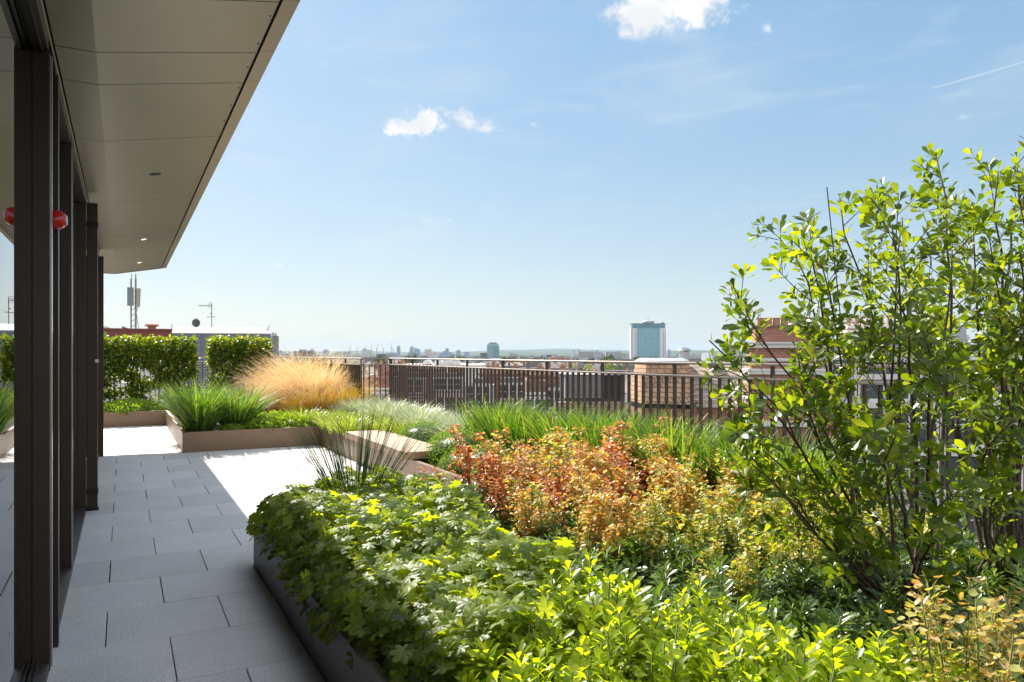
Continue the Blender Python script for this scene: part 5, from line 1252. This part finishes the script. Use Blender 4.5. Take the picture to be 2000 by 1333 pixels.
def tall_tower():
    zc = 1950.; u = zc / FPX; c = P(1266.5, zc, 0); T = thing('office_tower', 'tall office tower with teal curved glazing between pale concrete wings', 'building', (c.x, c.y, GZ), FACE); X = lambda p: (p - 1266.5) * u; Z = lambda py: tops(py, zc) - GZ
    con = mat('tower_concrete', (.80, .74, .74), .8, 0, .05, .02); slot = M['steeldark']
    g = facademat('teal_glazing', (.30, .42, .46), (.16, .44, .50), 3.4, 4.05, .13, .25)
    gd = facademat('teal_glazing_dark', (.10, .18, .20), (.10, .26, .30), 3.0, 9.0, .08, .25)
    # curved middle
    def curve(x0, x1, bulge, n=10): return [(x0 + (x1 - x0) * i / n, -bulge * math.sin(math.pi * i / n)) for i in range(n + 1)]
    def wall(pts, y1, z0, z1, m, nm):
        a = pts + [(pts[-1][0], y1), (pts[0][0], y1)]; n = len(a)
        MB().poly([(x, y, z0) for x, y in a] + [(x, y, z1) for x, y in a], [tuple(range(n))[::-1], tuple(range(n, 2 * n))] + [(i, (i + 1) % n, (i + 1) % n + n, i + n) for i in range(n)]).build(nm, m, T)
    wall(curve(X(1243.2), X(1288.3), -4), 26, 0, Z(641.5), g, 'glass_front')
    for nm, a, b in (('concrete_wing', 1236, 1243), ('concrete_wing', 1288.5, 1298.5)):
        w_ = MB().box(X(a), X(b), -3, 26, 0, Z(641.5)).build(nm, con, T)
        s = MB()
        for i in range(24):
            z = Z(647 + i * 2.6); xm = X(a + (.62 if a < 1250 else .72) * (b - a)); s.box(xm - 1.3, xm + 1.3, -3.1, -3.001, z, z + 1.6)
        s.build('window_slots', slot, w_)
    for a, b in ((1232.6, 1235.9), (1298.6, 1301)):
        w_ = MB().box(X(a), X(b), 3, 22, 0, Z(641)).build('side_wing', con, T); s = MB()
        for i in range(24): z = Z(646 + i * 2.6); s.box(X(a) + 1, X(b) - 1, 2.9, 2.999, z, z + 1.5)
        s.build('window_slots', slot, w_)
    wall(curve(X(1234.8), X(1299.2), -3), 24, Z(641.4), Z(633), gd, 'dark_glass_crown')
    wall(curve(X(1232.8), X(1301.5), -4), 26, Z(632.9), Z(632), M['steeldark'], 'roof_rim')
    MB().lathe((X(1268), 11, Z(631.9)), [(15, 0), (15, 3.2), (17.5, 4), (16, 6), (9, 7.8), (2, 8.2)], 28).build('roof_drum', M['lead'], T)
    MB().tube([(X(1268), 11, Z(626)), (X(1268), 11, Z(619.5))], .35, 6).build('roof_mast', M['steeldark'], T)
    MB().box(X(1293), X(1297), 5, 9, Z(631.9), Z(630)).build('roof_crane', M['steeldark'], T)
tall_tower()
# ---- cranes
def crane(label, px, py, zc, jib, tilt):
    u = zc / FPX; b = P(px, zc, 0); T = thing('tower_crane', label, 'crane', (b.x, b.y, GZ), FACE, 'tower cranes on the skyline'); h = tops(py, zc) - GZ
    MB().tube([(0, 0, 0), (0, 0, h)], .9, 4).build('crane_mast', M['steeldark'], T)
    L = jib * u; MB().tube([(-L * .25 * math.cos(tilt), 0, h - L * .25 * math.sin(tilt) - 1), (0, 0, h), (L * math.cos(tilt), 0, h + L * math.sin(tilt))], [.7, .7, .4], 4).build('jib', M['steeldark'], T)
for a in [('thin crane left of the brownish blocks', 683.5, 682, 3200, 10, 1.35), ('crane with a jib leaning right', 697, 684, 3200, 11, 1.05), ('crane with a vertical jib', 714.5, 682, 3400, 9, 1.5), ('crane with a short jib above the brown blocks', 725.5, 681, 3400, 9, 1.55),
          ('crane with a jib leaning slightly right', 736, 681, 3200, 11, 1.3), ('crane with a jib leaning left', 749, 681, 3200, 11, 2.0), ('crane above the power station frame', 764, 679, 3200, 11, 1.4), ('crane beside the frame one with a drooping jib', 768, 683, 3200, 8, 2.2),
          ('distant crane showing over the lift house corner', 523, 643, 1500, 9, 1.0)]: crane(*a)
# ---- the far-off mass of roofs and tree tops, nobody could count
def far_mass():
    s = NP(); q = NP(); cube = np.array([(-.5, -.5, 0), (.5, -.5, 0), (.5, .5, 0), (-.5, .5, 0), (-.5, -.5, 1), (.5, -.5, 1), (.5, .5, 1), (-.5, .5, 1)]); cf = [(4, 5, 6, 7), (0, 1, 5, 4), (1, 2, 6, 5), (2, 3, 7, 6), (3, 0, 4, 7)]
    n = 2600; a = YAW + nr.uniform(R_(-42), R_(42), n); D = 1300 * (6.0 ** nr.random(n)); az_ = nr.uniform(0, 3.1, n)
    w = nr.uniform(12, 46, n); d = nr.uniform(10, 20, n); h = nr.uniform(7, 16, n) * np.where(nr.random(n) < .05, 1.9, 1)
    Mx = np.zeros((n, 3, 3)); Mx[:, 0, 0] = w * np.cos(az_); Mx[:, 1, 0] = w * np.sin(az_); Mx[:, 0, 1] = -d * np.sin(az_); Mx[:, 1, 1] = d * np.cos(az_); Mx[:, 2, 2] = h
    s.scat(cube, cf, Mx, np.stack([np.sin(a) * D, np.cos(a) * D, np.full(n, GZ)], 1))
    m = mat('far_roofs', (.30, .27, .25), .8, 0, .1, .01, island=.6); tag(s.build('distant_rooftops', m, smooth=False), 'far off mass of small roofs fading toward the hills', 'rooftops', kind='stuff')
    n = 2600; a = YAW + nr.uniform(R_(-42), R_(42), n); D = 1000 * (7.0 ** nr.random(n)); v = np.array([(0, 0, 1)] + [(math.cos(t) * .75, math.sin(t) * .75, .72) for t in np.arange(6) * 1.047] + [(math.cos(t), math.sin(t), .2) for t in np.arange(6) * 1.047])
    ff = [(0, 1 + i, 1 + (i + 1) % 6) for i in range(6)] + [(1 + i, 7 + i, 7 + (i + 1) % 6, 1 + (i + 1) % 6) for i in range(6)]
    r = nr.uniform(7, 22, n); Mx = np.zeros((n, 3, 3)); Mx[:, 0, 0] = r; Mx[:, 1, 1] = r; Mx[:, 2, 2] = nr.uniform(9, 16, n)
    q.scat(v, ff, Mx, np.stack([np.sin(a) * D, np.cos(a) * D, np.full(n, GZ)], 1))
    m = mat('far_trees', (.05, .075, .03), .95, 0, .1, .01, island=.4); tag(q.build('distant_trees', m), 'far off mass of tree crowns fading toward the hills', 'trees', kind='stuff')
far_mass()

# ------------------------------------------------------------------ the air: one even volume round everything
def haze():
    b = MB().box(-14500, 14500, -400, 14500, GZ - 4, 210); o = b.build('haze', None) if False else None
    me = bpy.data.meshes.new('haze'); me.from_pydata(b.v, [], b.f); m, n = newmat('haze_air')
    v = n.n('ShaderNodeVolumePrincipled'); v.inputs['Density'].default_value = 5.0e-5; v.inputs['Color'].default_value = (.62, .80, .97, 1); v.inputs['Anisotropy'].default_value = 0.0
    o_ = n.n('ShaderNodeOutputMaterial'); n.l(v.outputs[0], o_.inputs['Volume']); me.materials.append(m)
    tag(link('haze', me), 'pale summer haze lying over the city', 'haze', kind='stuff')
haze()
